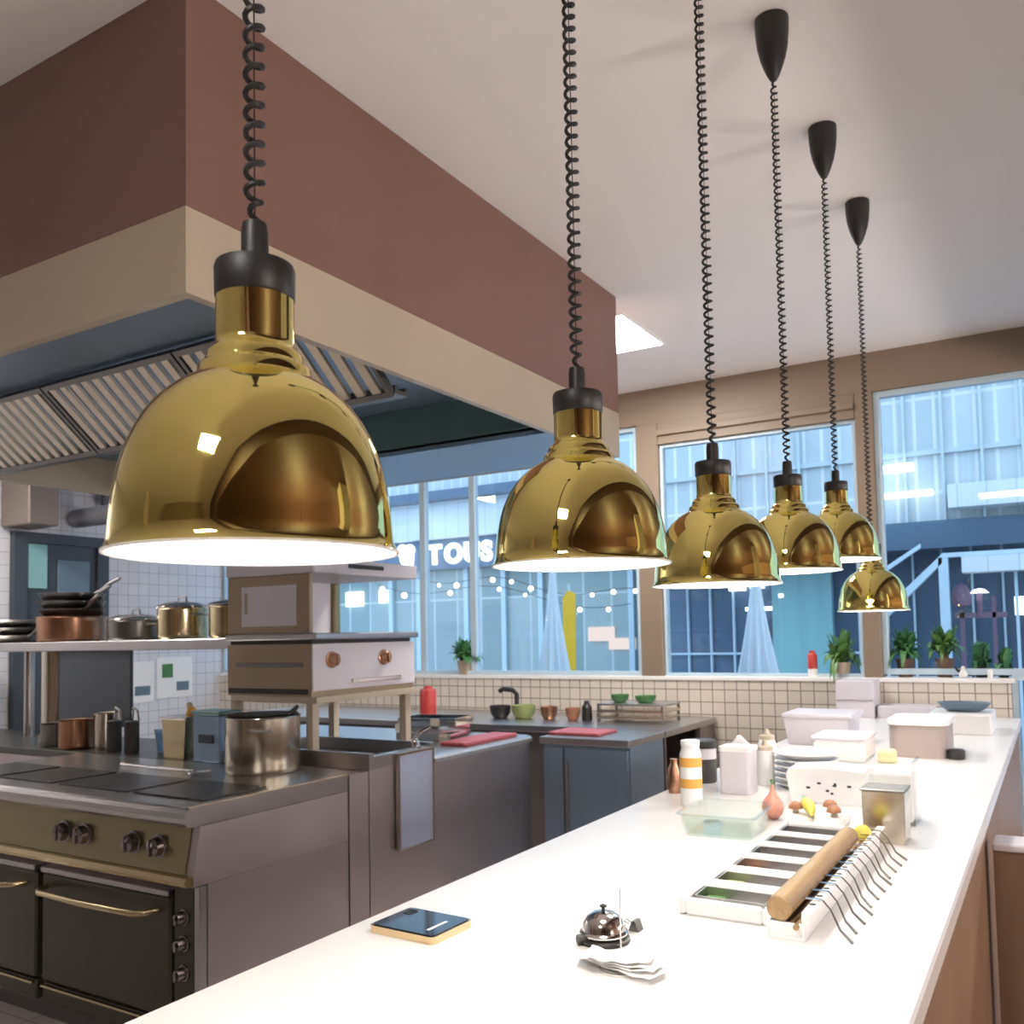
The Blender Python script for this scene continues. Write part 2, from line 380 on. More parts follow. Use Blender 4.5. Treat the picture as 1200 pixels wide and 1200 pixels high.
b = MB(); b.prism([(2.40, 2.345), (2.47, 2.345), (2.47, 2.375), (2.455, 2.375), (2.455, 2.36), (2.415, 2.36), (2.415, 2.375), (2.40, 2.375)], hx0 + w, hx1 - .09, 'x')
b.build('grease_trough', M['steeld'], t)
# front bank of baffle filters, sloping down to the trough
def slope_box(mb, x0, x1, s0, s1, n0, n1):      # s along the slope from the top, n normal (down-front)
    d = Vector((0, .27, -.235)).normalized(); nn = Vector((0, -d.z * -1, 0)); nn = Vector((0, d.z, -d.y)); o = Vector((0, 2.145, 2.585))
    vs = []
    for s_, n_ in ((s0, n0), (s1, n0), (s1, n1), (s0, n1)):
        for x in (x0, x1): vs.append(Vector((x, 0, 0)) + o + d * s_ + nn * n_)
    mb.add(vs, [(0, 1, 3, 2), (2, 3, 5, 4), (4, 5, 7, 6), (6, 7, 1, 0), (0, 2, 4, 6), (1, 7, 5, 3)])
xf = -1.945; pw = .83
for k in range(4):
    x1 = xf - k * pw; x0 = x1 - pw + .012
    b = MB(); LS = .355
    slope_box(b, x0, x1, 0, .022, 0, .03); slope_box(b, x0, x1, LS - .022, LS, 0, .03)
    slope_box(b, x0, x0 + .018, .022, LS - .022, 0, .03); slope_box(b, x1 - .018, x1, .022, LS - .022, 0, .03)
    f = b.build('baffle_filter', M['steeld'], t)
    b = MB(); n = 11; iw = (pw - .012 - .036) / n
    for q in range(n):
        xa = x0 + .018 + q * iw; slope_box(b, xa + iw * .15, xa + iw * .68, .022, LS - .022, .012, .026)
    b.build('baffle_slats', M['slat'], f)

# ------------------------------------------------------------------ cooking island
def knob(parent, c, r, axis='y', mt='black', name='knob'):
    b = MB(); s = -1
    if axis == 'y':
        b.lathe([(r * 1.15, 0), (r * 1.15, -.006), (r * .95, -.008), (r * .85, -.032), (r * .7, -.036)], c, 20, axis='y')
        b.box(c[0] - r * .16, c[0] + r * .16, c[1] - .046, c[1] - .03, c[2] - r * .8, c[2] + r * .8, .003)
    else:
        b.lathe([(r * 1.15, 0), (r * 1.15, .006), (r * .95, .008), (r * .85, .03), (r * .7, .034)], c, 20, axis='x')
        b.box(c[0] + .028, c[0] + .044, c[1] - r * .16, c[1] + r * .16, c[2] - r * .8, c[2] + r * .8, .003)
    return b.build(name, M[mt], parent)
x0, x1 = -4.395, -2.56; xr = x1 - .004
t = thing('oven_range', 'wide dark oven range at the front corner of the cooking island', 'stove', ((x0 + x1) / 2, 2.44, 0))
box(x0, xr, 2.12, 2.83, .10, .66).build('body', M['steelv'], t)
box(x0 + .02, xr - .02, 2.16, 2.80, 0, .099).build('plinth', M['steeld'], t)
MB().prism([(2.06, .70), (2.09, .862), (2.83, .862), (2.83, .661), (2.06, .661)], x0, xr, 'x').build('control_housing', M['steelv'], t)
b = MB(); pr = [(2.83, .863), (2.83, .93), (2.06, .93)]
for k in range(7):
    a = pi / 2 + pi * k / 6; pr.append((2.055 + .033 * cos(a), .897 + .033 * sin(a)))
b.prism(pr, x0, xr, 'x'); b.build('worktop', M['steel'], t)
box(xr - .022, xr + .002, 2.04, 2.83, .9301, .9345, .002).build('side_edge_strip', M['cream'], t)
MB().prism([(2.057, .70), (2.087, .855), (2.085, .857), (2.052, .70)], x0 + .006, xr - .04, 'x').build('control_panel', M['olive'], t)
MB().prism([(2.03, .668), (2.022, .682), (2.030, .697), (2.057, .699), (2.057, .664)], x0, xr, 'x').build('panel_lip', M['goldsteel'], t)
for dx in (-1.50, -1.36, -.745, -.62, -.33, -.19):
    knob(t, (x1 + dx, 2.066, .782), .036, mt='knobchrome')
for (a, b_) in ((-4.33, -3.97), (-3.93, -3.56), (-3.50, -3.07), (-3.03, -2.64)):
    box(a, b_, 2.16, 2.46, .931, .936, .002).build('hot_plate', M['castiron'], t)
for (xa, xb) in ((-4.33, -3.515), (-3.475, -2.71)):
    dr = box(xa, xb, 2.078, 2.118, .19, .60, .008).build('oven_door', M['oven'], t)
    p, q, hz = xa + .04, xb - .06, .555
    MB().tube([(p, 2.075, hz), (p + .01, 2.03, hz), (p + .05, 2.012, hz - .003), ((p + q) / 2, 2.006, hz - .006), (q - .05, 2.012, hz - .003), (q - .01, 2.03, hz), (q, 2.075, hz)], .011, 10).build('door_handle', M['goldsteel'], dr)
    box(xa, xb, 2.07, 2.118, .608, .628, .004).build('door_trim', M['steel'], t)
    dr = box(xa, xb, 2.082, 2.118, .105, .178, .006).build('bottom_drawer', M['oven'], t)
    box(xa + .01, xb - .01, 2.066, 2.0815, .168, .177, .003).build('drawer_trim', M['goldsteel'], dr)
box(x1 - .14, x1 - .035, 2.088, 2.118, .105, .655, .004).build('oven_controls', M['oven'], t)
for z in (.545, .455, .355): knob(t, (x1 - .085, 2.088, z), .024, mt='knobchrome', name='oven_knob')
box(x1 - .032, xr, 2.085, 2.118, .101, .655, .003).build('corner_post', M['steel'], t)
# side cladding of the range at the island end
# raised fryer block
t = thing('fryer_unit', 'low steel fryer block set into the island between range and worktop', 'fryer', (-3.2, 3.2, 0))
box(-3.35, -2.56, 2.96, 3.42, 0, .93).build('body', M['steelv'], t)
b = MB(); b.box(-3.35, -2.555, 2.955, 2.985, .931, 1.0).box(-3.35, -2.555, 3.395, 3.42, .931, 1.0).box(-3.35, -3.32, 2.985, 3.395, .931, 1.0).box(-2.60, -2.555, 2.985, 3.395, .931, .985)
b.build('rim', M['steel'], t)
for x in (-2.86, -3.14): box(x - .12, x + .12, 3.0, 3.38, .932, .945, .003).build('fryer_well', M['castiron'], t)
tp = MB(); tp.lathe([(.016, .986), (.016, 1.02), (.012, 1.025)], (-2.60, 3.33, 0), 14); tp.tube([(-2.60, 3.33, 1.02), (-2.59, 3.35, 1.05), (-2.565, 3.40, 1.075)], .009, 8); tp.tube([(-2.60, 3.33, 1.005), (-2.56, 3.30, 1.005), (-2.545, 3.29, .99)], .009, 8)
tp.build('drain_tap', M['chrome'], t)
box(-3.475, -3.355, 2.835, 3.42, 0, .928).build('filler_panel', M['steel'], t)
box(-3.35, -2.56, 2.835, 2.954, 0, .928).build('front_bridge', M['steelv'], t)
t = thing('drop_down_flap', 'pale blue grey steel flap hanging down the island side below the fryer tap', 'flap', (-2.54, 3.26, .56))
box(-2.553, -2.541, 3.135, 3.385, .555, .975, .004).build('panel', M['flap'], t)
MB().box(-2.5535, -2.536, 3.13, 3.14, .55, .98).box(-2.5535, -2.536, 3.38, 3.39, .55, .98).box(-2.5535, -2.536, 3.14, 3.38, .55, .56).box(-2.5535, -2.536, 3.14, 3.38, .97, .98).build('edge_frame', M['chrome'], t)
# prep block
t = thing('steel_prep_unit', 'steel prep unit with a bright rolled edge at the far end of the island', 'prep counter', (-3.4, 3.94, 0))
box(-4.3, -2.57, 3.43, 4.33, .0, .90).build('body', M['steelv'], t)
pr = [(-4.3, .901), (-4.3, .935), (-2.60, .935), (-2.57, .930), (-2.555, .918), (-2.553, .901)]
MB().prism(pr, 3.425, 4.335, 'y').build('worktop', M['steel'], t)
# cabinet facing the camera, right of the prep block
t = thing('undercounter_fridge', 'blue grey steel under-counter fridge facing forward at the end of the island', 'fridge', (-2.24, 4.6, 0))
box(-2.50, -1.975, 4.37, 4.83, .06, .885).build('body', M['bluesteel'], t)
box(-2.52, -1.97, 4.345, 4.845, .886, .925, .005).build('worktop', M['steel'], t)
dr = box(-2.36, -1.98, 4.345, 4.368, .10, .87, .004).build('door', M['bluesteel'], t)
box(-2.352, -2.338, 4.330, 4.3445, .40, .80, .003).build('door_handle', M['steel'], dr)
box(-2.495, -2.37, 4.350, 4.368, .10, .87, .004).build('control_column', M['bluesteel'], t)
box(-2.48, -1.99, 4.38, 4.83, 0, .059).build('plinth', M['steeld'], t)
# back counter along the window wall
t = thing('back_counter', 'steel back counter along the tiled wall under the windows', 'counter', (-3.6, 5.3, 0))
b = MB(); b.box(-5.6, -1.98, 5.04, 5.745, 0, .06); b.box(-5.6, -2.55, 5.0, 5.745, .06, .885); b.box(-2.55, -1.98, 5.72, 5.745, .06, .885); b.box(-2.55, -1.98, 4.87, 4.89, 0, .885); b.box(-2.0, -1.975, 5.45, 5.72, .06, .885); b.box(-2.55, -1.98, 4.89, 5.72, .06, .40)
b.build('body', M['ductbrown'], t)
box(-5.6, -1.965, 4.85, 5.748, .886, .925, .004).build('worktop', M['steel'], t)
MB().lathe([(.09, 0), (.10, .01), (.105, .2), (.11, .21)], (-2.12, 5.1, .401), 28).build('white_tub', M['white']); tag(bpy.data.objects['white_tub'], 'white tub in the open end of the back counter beside the fridge', 'tub')

# salamander grill on a post over the island
t = thing('salamander_grill', 'steel salamander grill with two knobs standing over the middle of the island', 'grill', (-3.18, 3.33, .93))
sx0, sx1, sy0, sy1 = -3.46, -2.90, 2.98, 3.72
box(sx0, sx1 - .012, sy0, sy1, 1.235, 1.475).build('base_housing', M['cream2'], t)
box(sx1 - .012, sx1, sy0, sy1, 1.26, 1.475, .003).build('control_fascia', M['lavender'], t)['label'] = 'pale grey control fascia'
box(sx0 - .01, sx1 + .025, sy0 - .01, sy1 + .01, 1.495, 1.525, .006).build('drip_tray', M['steel'], t)
box(sx0 + .01, sx1 - .02, sy0 + .01, sy1 - .01, 1.476, 1.494).build('shadow_gap', M['silicone'], t)
box(sx0 + .02, sx1 + .02, sy0, sy1, 1.205, 1.234, .004).build('bottom_rail', M['cream'], t)
for y in (3.10, 3.47): knob(t, (sx1, y, 1.40), .034, 'x', 'copper')
box(sx1 - .001, sx1 + .012, 3.23, 3.60, 1.285, 1.305, .003).build('light_strip', M['chrome'], t)
box(sx0, sx1 - .02, sy0, sy0 + .025, 1.526, 1.799, .004).build('side_panel', M['cream2'], t)
box(sx0 + .10, sx1 - .10, sy0 - .003, sy0 - .0002, 1.56, 1.75, .001).build('side_inset', M['lavender'], t)
box(sx0 + .125, sx0 + .14, sy0 - .006, sy0 - .0032, 1.62, 1.72).build('side_slot', M['olive'], t)
box(sx0, sx0 + .05, sy1 - .04, sy1, 1.526, 1.799, .004).build('upright', M['olive'], t)
box(sx0 + .005, sx0 + .02, sy0 + .03, sy1 - .045, 1.526, 1.799).build('rear_plate', M['lavender'], t)
box(sx0, sx1 + .02, sy0 - .012, sy1 + .01, 1.80, 1.87, .006).build('heating_head', M['lavender'], t)
box(sx1 + .0201, sx1 + .026, 3.2, 3.45, 1.83, 1.85).build('handle_slot', M['black'], t)
for a in ((-2.955, -2.915, 2.99, 3.03, .986), (-2.955, -2.915, 3.66, 3.70, .936), (-3.45, -3.41, 3.66, 3.70, .936), (-3.45, -3.41, 2.99, 3.03, .931)): box(a[0], a[1], a[2], a[3], a[4], 1.204).build('leg', M['cream'], t)

box(-3.40, -2.96, sy0 - .008, sy0 - .0005, 1.37, 1.39, .002).build('vent_slot', M['steeld'], t)
box(-3.45, -2.93, sy0 - .004, sy0 - .0005, 1.245, 1.27).build('vent_slot', M['silicone'], t)
# pan shelf over the island
t = thing('pan_shelf', 'steel shelf of pans on a round column at the left', 'shelf', (-4.9, 3.3, .93))
box(-6.75, -3.55, 3.1, 3.55, 1.455, 1.51, .005).build('shelf_board', M['steel'], t)
MB().lathe([(.10, .931), (.10, .96), (.085, .965), (.085, 1.454)], (-5.21, 3.2, 0), 28).build('column', M['pot'], t)
MB().lathe([(.03, .931), (.03, 1.454)], (-5.5, 3.2, 0), 16).build('column', M['steel'], t)
box(-5.06, -4.40, 3.12, 3.14, 1.03, 1.454, .003).build('back_panel', M['doordark'], t)['label'] = 'dark hanging panel under the shelf'
# island carcass behind the ranges
t = thing('island_hot_counter', 'steel counter at the back of the island under the pan shelf', 'counter', (-4.6, 3.3, 0))
box(-6.3, -3.48, 2.84, 3.42, 0, .89).build('body', M['steelv'], t)
box(-6.3, -3.48, 2.838, 3.422, .891, .930, .004).build('worktop', M['castiron'], t)

# ------------------------------------------------------------------ pans
def potmesh(r, h, wall=.004, n=36):
    return [(0, 0), (r * .93, 0), (r * .985, .008), (r, .02), (r, h - .004), (r * 1.025, h), (r * 1.02, h + .003), (r - wall, h), (r - wall, .02), (r * .93, .008), (0, .008)]
def pot(x, y, z, r, h, m, label, name='stockpot', group=None, handles=True, ang=0.0):
    t = thing(name, label, 'pot', (x, y, z), group)
    MB().lathe(potmesh(r, h), (x, y, z), 40).build('pot_body', M[m], t)
    if handles:
        for sgn in (1, -1):
            a = ang + (0 if sgn > 0 else pi); b = MB(); pts = []
            for k in range(9):
                q = -1 + 2 * k / 8; off = .038 * math.sqrt(max(0, 1 - q ** 4)); aa = a + q * .045 / r
                pts.append((x + (r - .002 + off) * cos(aa), y + (r - .002 + off) * sin(aa), z + h * .80))
            b.tube(pts, .006, 8); b.build('handle', M['steel'], t)
    return t
pot(-2.99, 2.765, .931, .158, .235, 'pot', 'big polished steel stockpot on the range corner in front of the salamander', ang=radians(-45))
# lid-like rack lying in the stockpot top: ladle
t = thing('strainer_basket', 'steel strainer basket hooked in the mouth of the big stockpot', 'strainer', (-3.0, 2.78, 1.10))
MB().lathe([(.05, 1.10), (.13, 1.12), (.148, 1.175), (.153, 1.178), (.145, 1.172), (.126, 1.125), (.05, 1.105)], (-2.99, 2.765, 0), 36).build('basket', M['steeld'], t)
MB().tube([(-2.93, 2.88, 1.172), (-2.93, 2.91, 1.195), (-2.88, 2.86, 1.205), (-2.87, 2.83, 1.195), (-2.88, 2.80, 1.172)], .007, 8).build('grip', M['black'], t)
G = 'steel and copper pans on the shelf'
pot(-5.28, 3.34, 1.511, .20, .15, 'copper', 'wide copper brown pot on the shelf, right of the stacked frying pans', 'saucepan', G, False)
pot(-4.90, 3.40, 1.511, .07, .13, 'goldsteel', 'narrow pale gold pot on the shelf beside the dark pot', 'saucepan', G, False)
pot(-4.60, 3.30, 1.511, .15, .11, 'steeld', 'dark low pot on the shelf under a shiny lid', 'saucepan', G)
pot(-4.22, 3.32, 1.511, .135, .17, 'goldsteel', 'gold steel pot on the shelf second from its right end', 'saucepan', G)
pot(-3.82, 3.36, 1.511, .15, .17, 'goldsteel', 'gold steel pot at the right end of the shelf, next to the salamander', 'saucepan', G)
def lid(x, y, z, r, label, tilt=0.0):
    t = thing('pot_lid', label, 'lid', (x, y, z), 'steel lids on the shelf pots')
    MB().lathe([(r, 0), (r * 1.01, .004), (r * .96, .014), (r * .6, .030), (r * .2, .038), (0, .039), (0, .036), (r * .6, .026), (r * .95, .008)], (x, y, z), 36).build('lid_dome', M['chrome'], t)
    MB().tube([(x - .035, y, z + .035), (x - .03, y, z + .06), (x + .03, y, z + .06), (x + .035, y, z + .035)], .006, 8).build('lid_handle', M['steel'], t)
    t.rotation_euler = (radians(tilt), radians(tilt * .6), 0)
    return t
lid(-4.60, 3.30, 1.627, .155, 'shiny lid on the dark low pot')
lid(-4.22, 3.32, 1.687, .141, 'shiny lid on the second pot from the right end of the shelf')
lid(-3.82, 3.36, 1.687, .156, 'shiny lid on the pot at the right end of the shelf')
def frypan(x, y, z, r, a, m, label, group):
    t = thing('frying_pan', label, 'pan', (x, y, z), group)
    MB().lathe([(0, 0), (r * .78, 0), (r * .9, .012), (r, .045), (r * 1.01, .047), (r * .985, .045), (r * .88, .014), (r * .76, .005), (0, .005)], (x, y, z), 36).build('pan_bowl', M[m], t)
    c, s = cos(a), sin(a)
    MB().tube([(x + c * r * .97, y + s * r * .97, z + .036), (x + c * (r + .06), y + s * (r + .06), z + .062), (x + c * (r + .13), y + s * (r + .13), z + .098), (x + c * (r + .22), y + s * (r + .22), z + .125)], .01, 8, rs=[.009, .008, .010, .011]).build('handle', M['steel'], t)
    return t
for k, nm in enumerate(['bottom frying pan of the stack at the left end of the shelf', 'middle frying pan of the stack at the left end of the shelf', 'top frying pan of the stack at the left end of the shelf']):
    frypan(-5.93 + .012 * k, 3.33, 1.511 + .05 * k, .23, radians(-5 + 12 * k), 'steel' if k != 1 else 'steeld', nm, 'stacked frying pans at the left end of the shelf')
for k, nm in enumerate(['lower frying pan nested on the copper brown pot', 'middle frying pan nested on the copper brown pot', 'upper frying pan nested on the copper brown pot']):
    frypan(-5.28, 3.34, 1.666 + .024 * k * 2.0, .19, radians(-12 + 9 * k), 'steeld', nm, 'frying pans nested on the copper pot')

# things on the cooking island
t = thing('utensil_tub', 'tan square tub with odd utensils on the hot counter left of the big stockpot', 'tub', (-3.68, 2.93, .931))
MB().prism([(-3.79, 1.12), (-3.775, .931), (-3.63, .931), (-3.615, 1.12)], 2.86, 3.02, 'y').build('tub_body', M['goldsteel'], t)
box(-3.80, -3.605, 2.85, 3.03, 1.121, 1.135, .004).build('rim', M['steel'], t)
b = MB(); b.tube([(-3.66, 2.93, 1.05), (-3.68, 2.94, 1.16), (-3.70, 2.95, 1.19)], .016, 8); b.build('pestle', M['cream'], t)
b = MB(); b.tube([(-3.66, 2.92, 1.05), (-3.645, 2.91, 1.15), (-3.615, 2.90, 1.165)], .02, 8); b.build('orange_grip', M['amber'], t)
t = thing('steel_food_box', 'grey steel food box with a dark label between the tub and the big stockpot', 'box', (-3.4, 3.0, .93))
box(-3.545, -3.36, 2.845, 2.965, .931, 1.15, .006).build('box_body', M['bluesteel'], t)
box(-3.50, -3.40, 2.840, 2.8445, 1.02, 1.06).build('label_plate', M['doordark'], t)
box(-3.552, -3.352, 2.838, 2.97, 1.151, 1.17, .005).build('lid', M['teal'], t)
for (x, y, lb) in ((-4.25, 2.92, 'left of two black handled sharpening steels standing on the hot counter'), (-4.12, 2.93, 'right of two black handled sharpening steels standing on the hot counter')):
    t = thing('ladle_holder', lb.replace('black handled sharpening steels', 'black upright canisters'), 'canister', (x, y, .931), 'black upright canisters')
    MB().lathe([(.035, 0), (.037, .01), (.037, .16), (.03, .165)], (x, y, .931), 20).build('canister_body', M['silicone'], t)
    MB().tube([(x, y, 1.08), (x + .01, y, 1.13), (x + .04, y - .02, 1.165), (x + .075, y - .02, 1.15), (x + .085, y - .02, 1.10)], .006, 8).build('hook_handle', M['chrome'], t)
for i, (x, y, r, h, m, lb) in enumerate(((-4.62, 2.95, .09, .15, 'copper', 'copper brown pot at the left edge of the hot counter'), (-4.42, 3.0, .07, .19, 'pot', 'tall steel pot near the round shelf column'), (-4.86, 2.98, .08, .12, 'steeld', 'dark pot at the far left of the hot counter'))):
    pot(x, y, .931, r, h, m, lb, 'small_pot', 'small pots at the left of the hot counter', False)
t = thing('steel_pan_stack', 'shallow steel roasting pan between the canisters and the tan tub', 'pan', (-3.95, 3.05, .931))
MB().prism([(-3.98, .931), (-3.86, .931), (-3.82, 1.05), (-3.84, 1.05), (-3.87, .94), (-3.97, .94), (-3.99, 1.05), (-4.01, 1.05)], 2.98, 3.25, 'y').build('pan_body', M['bluesteel'], t)
b = MB(); b.tube([(-3.76, 2.62, .938), (-3.5, 2.60, .940), (-3.20, 2.575, .945)], .006, 8); b.lathe([(0, .0), (.045, .002), (.05, .012), (.044, .008), (0, .006)], (-3.16, 2.57, .936), 20)
o = b.build('long_spoon', M['chrome']); tag(o, 'long pale steel spoon lying on the range top in front of the tan tub', 'spoon')
# things on fryer/prep area
G = 'steel trays piled behind the fryer'
for k, (x, y, a, lb) in enumerate(((-2.98, 3.99, .1, 'bottom steel tray of the pile behind the fryer'), (-3.0, 4.0, -.12, 'middle steel tray of the pile behind the fryer'), (-2.96, 3.98, .2, 'top steel tray of the pile behind the fryer'))):
    t = thing('steel_tray', lb, 'tray', (x, y, .9365 + .0405 * k), G, a)
    b = MB(); b.box(-.16, .16, -.11, .11, 0, .004); b.box(-.17, -.16, -.12, .12, 0, .04); b.box(.16, .17, -.12, .12, 0, .04); b.box(-.16, .16, -.12, -.11, 0, .04); b.box(-.16, .16, .11, .12, 0, .04)
    b.build('tray_body', M['chrome'], t, world=False)
o = box(-2.76, -2.60, 3.74, 4.25, .936, .954, .005).build('cutting_board', M['redboard']); tag(o, 'red cutting board on the prep unit right of the tray pile', 'cutting board', 'red cutting boards')
o = box(-2.52, -2.20, 4.45, 4.70, .926, .942, .005).build('cutting_board', M['redboard']); tag(o, 'smaller red cutting board on top of the under-counter fridge', 'cutting board', 'red cutting boards')
t = thing('red_canister', 'red cylinder canister standing on the back counter right of the salamander', 'canister', (-3.80, 5.02, .926))
MB().lathe([(.055, 0), (.058, .008), (.058, .19), (.05, .205), (.03, .21)], (-3.80, 5.02, .926), 28).build('canister_body', M['red'], t)
MB().lathe([(.03, .2105), (.03, .225), (0, .226)], (-3.80, 5.02, .926), 20).build('cap', M['red'], t)
t = thing('tap', 'black arched tap above the back counter', 'tap', (-3.44, 5.62, .926))
MB().tube([(-3.44, 5.62, .926), (-3.44, 5.62, 1.06), (-3.46, 5.60, 1.09), (-3.53, 5.58, 1.10), (-3.56, 5.57, 1.08)], .018, 10).build('spout', M['black'], t)
MB().lathe([(.03, 0), (.03, .02), (.02, .025)], (-3.44, 5.62, .926), 18).build('base', M['black'], t)
def bowl(x, y, z, r, h, m, lb, grp, name='bowl', cat='bowl'):
    o = MB().lathe([(0, 0), (r * .6, 0), (r * .9, h * .4), (r, h), (r * .96, h), (r * .85, h * .45), (r * .55, .008), (0, .008)], (x, y, z), 28).build(name, M[m]); return tag(o, lb, cat, grp)
G = 'bowls and pots on the back counter'
bowl(-3.33, 5.22, .926, .075, .085, 'black', 'black bowl on the back counter beside the green one', G)
bowl(-3.16, 5.25, .926, .085, .09, 'green', 'olive green bowl on the back counter', G)
bowl(-2.96, 5.25, .926, .06, .085, 'copper', 'brown bowl on the back counter right of the green one', G)
bowl(-2.78, 5.25, .926, .05, .08, 'russet', 'dark reddish bowl on the back counter left of the tray rack', G)
o = MB().lathe([(.032, 0), (.034, .01), (.034, .09), (.018, .11), (.016, .13)], (-2.67, 5.24, .926), 20).build('black_bottle', M['black']); tag(o, 'small black bottle on the back counter against the tray rack', 'bottle')
t = thing('tray_rack', 'wide low rack of steel trays on the right end of the back counter', 'rack', (-2.36, 5.35, .926))
for z in (.945, .985): box(-2.58, -2.12, 5.2, 5.5, z, z + .02, .004).build('tray', M['pot'], t)
b = MB()
for x in (-2.57, -2.13):
    for y in (5.21, 5.49): box(x - .008, x + .008, y - .008, y + .008, .926, 1.030).build('post', M['steel'], t)
b.box(-2.58, -2.12, 5.2, 5.5, 1.0301, 1.042, .002); b.build('top_shelf', M['steel'], t)
bowl(-2.48, 5.35, 1.043, .06, .05, 'leaf', 'dark green bowl at the left on top of the tray rack', 'bowls on the tray rack'); bowl(-2.30, 5.35, 1.043, .07, .045, 'leaf', 'dark green bowl at the right on top of the tray rack', 'bowls on the tray rack')
# ducts at far left behind the hood
for (x0, x1, y, z, r, m, lb) in ((-6.75, -5.55, 4.55, 2.70, .075, 'duct', 'upper grey round duct behind the hood at the far left'), (-6.75, -5.5, 4.3, 2.50, .075, 'duct', 'lower grey round duct behind the hood at the far left')):
    t = thing('ventilation_duct', lb, 'duct', ((x0 + x1) / 2, y, z), 'round ducts behind the hood')
    MB().lathe([(r, x0), (r, x1)], (0, y, z), 24, axis='x').build('pipe', M[m], t)
    for xx in (x0 + .35, x1 - .25): box(xx - .012, xx + .012, y - .012, y + .012, z + r, H - .001).build('hanger', M['steeld'], t)
    for xx in (x0 + .6,): MB().lathe([(r + .006, xx - .02), (r + .006, xx + .02)], (0, y, z), 24, axis='x').build('joint_band', M['steel'], t)
o = box(-6.79, -6.42, 3.72, 3.95, 2.38, 3.198, .01).build('duct_box', M['ductbrown']); tag(o, 'brown grey square duct box at the left frame edge over the doorway', 'duct')
# notices and hooks on the left wall, seen under the shelf
for k, (y0, y1, z0, z1, m, lb) in enumerate(((4.66, 5.05, .98, 1.33, 'paper', 'white notice sheet on the left wall under the pan shelf'), (5.08, 5.45, 1.0, 1.36, 'paper', 'second white notice sheet on the left wall, nearer the window wall'))):
    t = thing('wall_notice', lb, 'notice', (XL + .002, (y0 + y1) / 2, z0), 'notice sheets on the left wall')
    box(XL + .002, XL + .006, y0, y1, z0, z1).build('sheet', M[m], t)
    b = MB(); b.box(XL + .006, XL + .008, y0 + .05, y0 + .16, z0 + .18, z0 + .30); b.build('picture', M['doordark' if k == 0 else 'leaf'], t)
    b = MB(); b.box(XL + .006, XL + .008, y0 + .2, y1 - .04, z0 + .06, z0 + .14); b.build('picture', M['darkblue'], t)

# ------------------------------------------------------------------ pass counter
t = thing('pass_counter', 'long white topped pass counter running from the foreground to the tiled wall', 'counter', (-.67, 2.5, 0))
box(-1.145, -.188, -.9, 5.745, .925, CT, .006).build('countertop', M['counter'], t)['label'] = 'white stone top'
box(-1.10, -.205, -.85, 5.74, .06, .924).build('base', M['wood'], t)
box(-1.08, -.23, -.83, 5.72, 0, .059).build('plinth', M['steeld'], t)
t = thing('low_partition', 'low brown wooden partition with a pale ledge against the guest side of the counter', 'partition', (.3, 3.0, 0))
box(-.185, .85, 2.95, 3.05, 0, .845).build('body', M['wood'], t)
box(-.075, .42, 2.932, 2.949, .03, .835, .003).build('panel', M['redwood'], t); box(.43, .845, 2.932, 2.949, .03, .835, .003).build('panel', M['redwood'], t)
box(-.186, .86, 2.925, 3.06, .846, .866, .004).build('ledge', M['lavender'], t)

# ------------------------------------------------------------------ counter things
z = CT + .0005
# phone
t = thing('smartphone', 'dark screened phone with a gold edge lying near the left counter edge', 'phone', (-1.013, 1.308, z), rz=radians(-2))
def rrect(hx, hy, r, n=6):
    p = []
    for cx, cy, a0 in ((hx - r, hy - r, 0), (-hx + r, hy - r, 90), (-hx + r, -hy + r, 180), (hx - r, -hy + r, 270)):
        for k in range(n + 1):
            a = radians(a0 + 90 * k / n); p.append((cx + r * cos(a), cy + r * sin(a)))
    return p
MB().prism(rrect(.074, .058, .010), 0, .013, 'z').build('phone_case', M['gold'], t, world=False)
MB().prism(rrect(.070, .054, .008), .0131, .0150, 'z').build('screen', M['screen'], t, world=False)
MB().prism(rrect(.010, .012, .003), .0151, .0160, 'z').add([], []).build('camera_bump', M['black'], t, world=False).location = (-.05, .03, 0)
b = MB(); b.box(.040, .047, -.035, .02, .0151, .0154); b.build('status_strip', M['white'], t, world=False)
# service bell
bx, by = -.693, 1.405
t = thing('service_bell', 'chrome push bell on the counter right of the phone', 'bell', (bx, by, z))
MB().lathe([(0, 0), (.043, 0), (.045, .003), (.045, .006), (.040, .009), (.03, .011), (0, .011)], (bx, by, z), 40).build('base', M['black'], t)
MB().lathe([(.041, .013), (.042, .016), (.0405, .018), (.038, .020), (.0355, .031), (.029, .041), (.018, .048), (.006, .050), (0, .050)], (bx, by, z), 40).build('dome', M['chrome'], t)
MB().lathe([(.003, .050), (.003, .056), (.006, .057), (.006, .060), (0, .062)], (bx, by, z), 16).build('plunger', M['black'], t)
MB().tube([(bx - .022, by - .030, z + .008), (bx - .030, by - .040, z + .008)], .009, 10).build('shadow_ball', M['black'], t)  # dark ball stands in for the shadow beside the bell
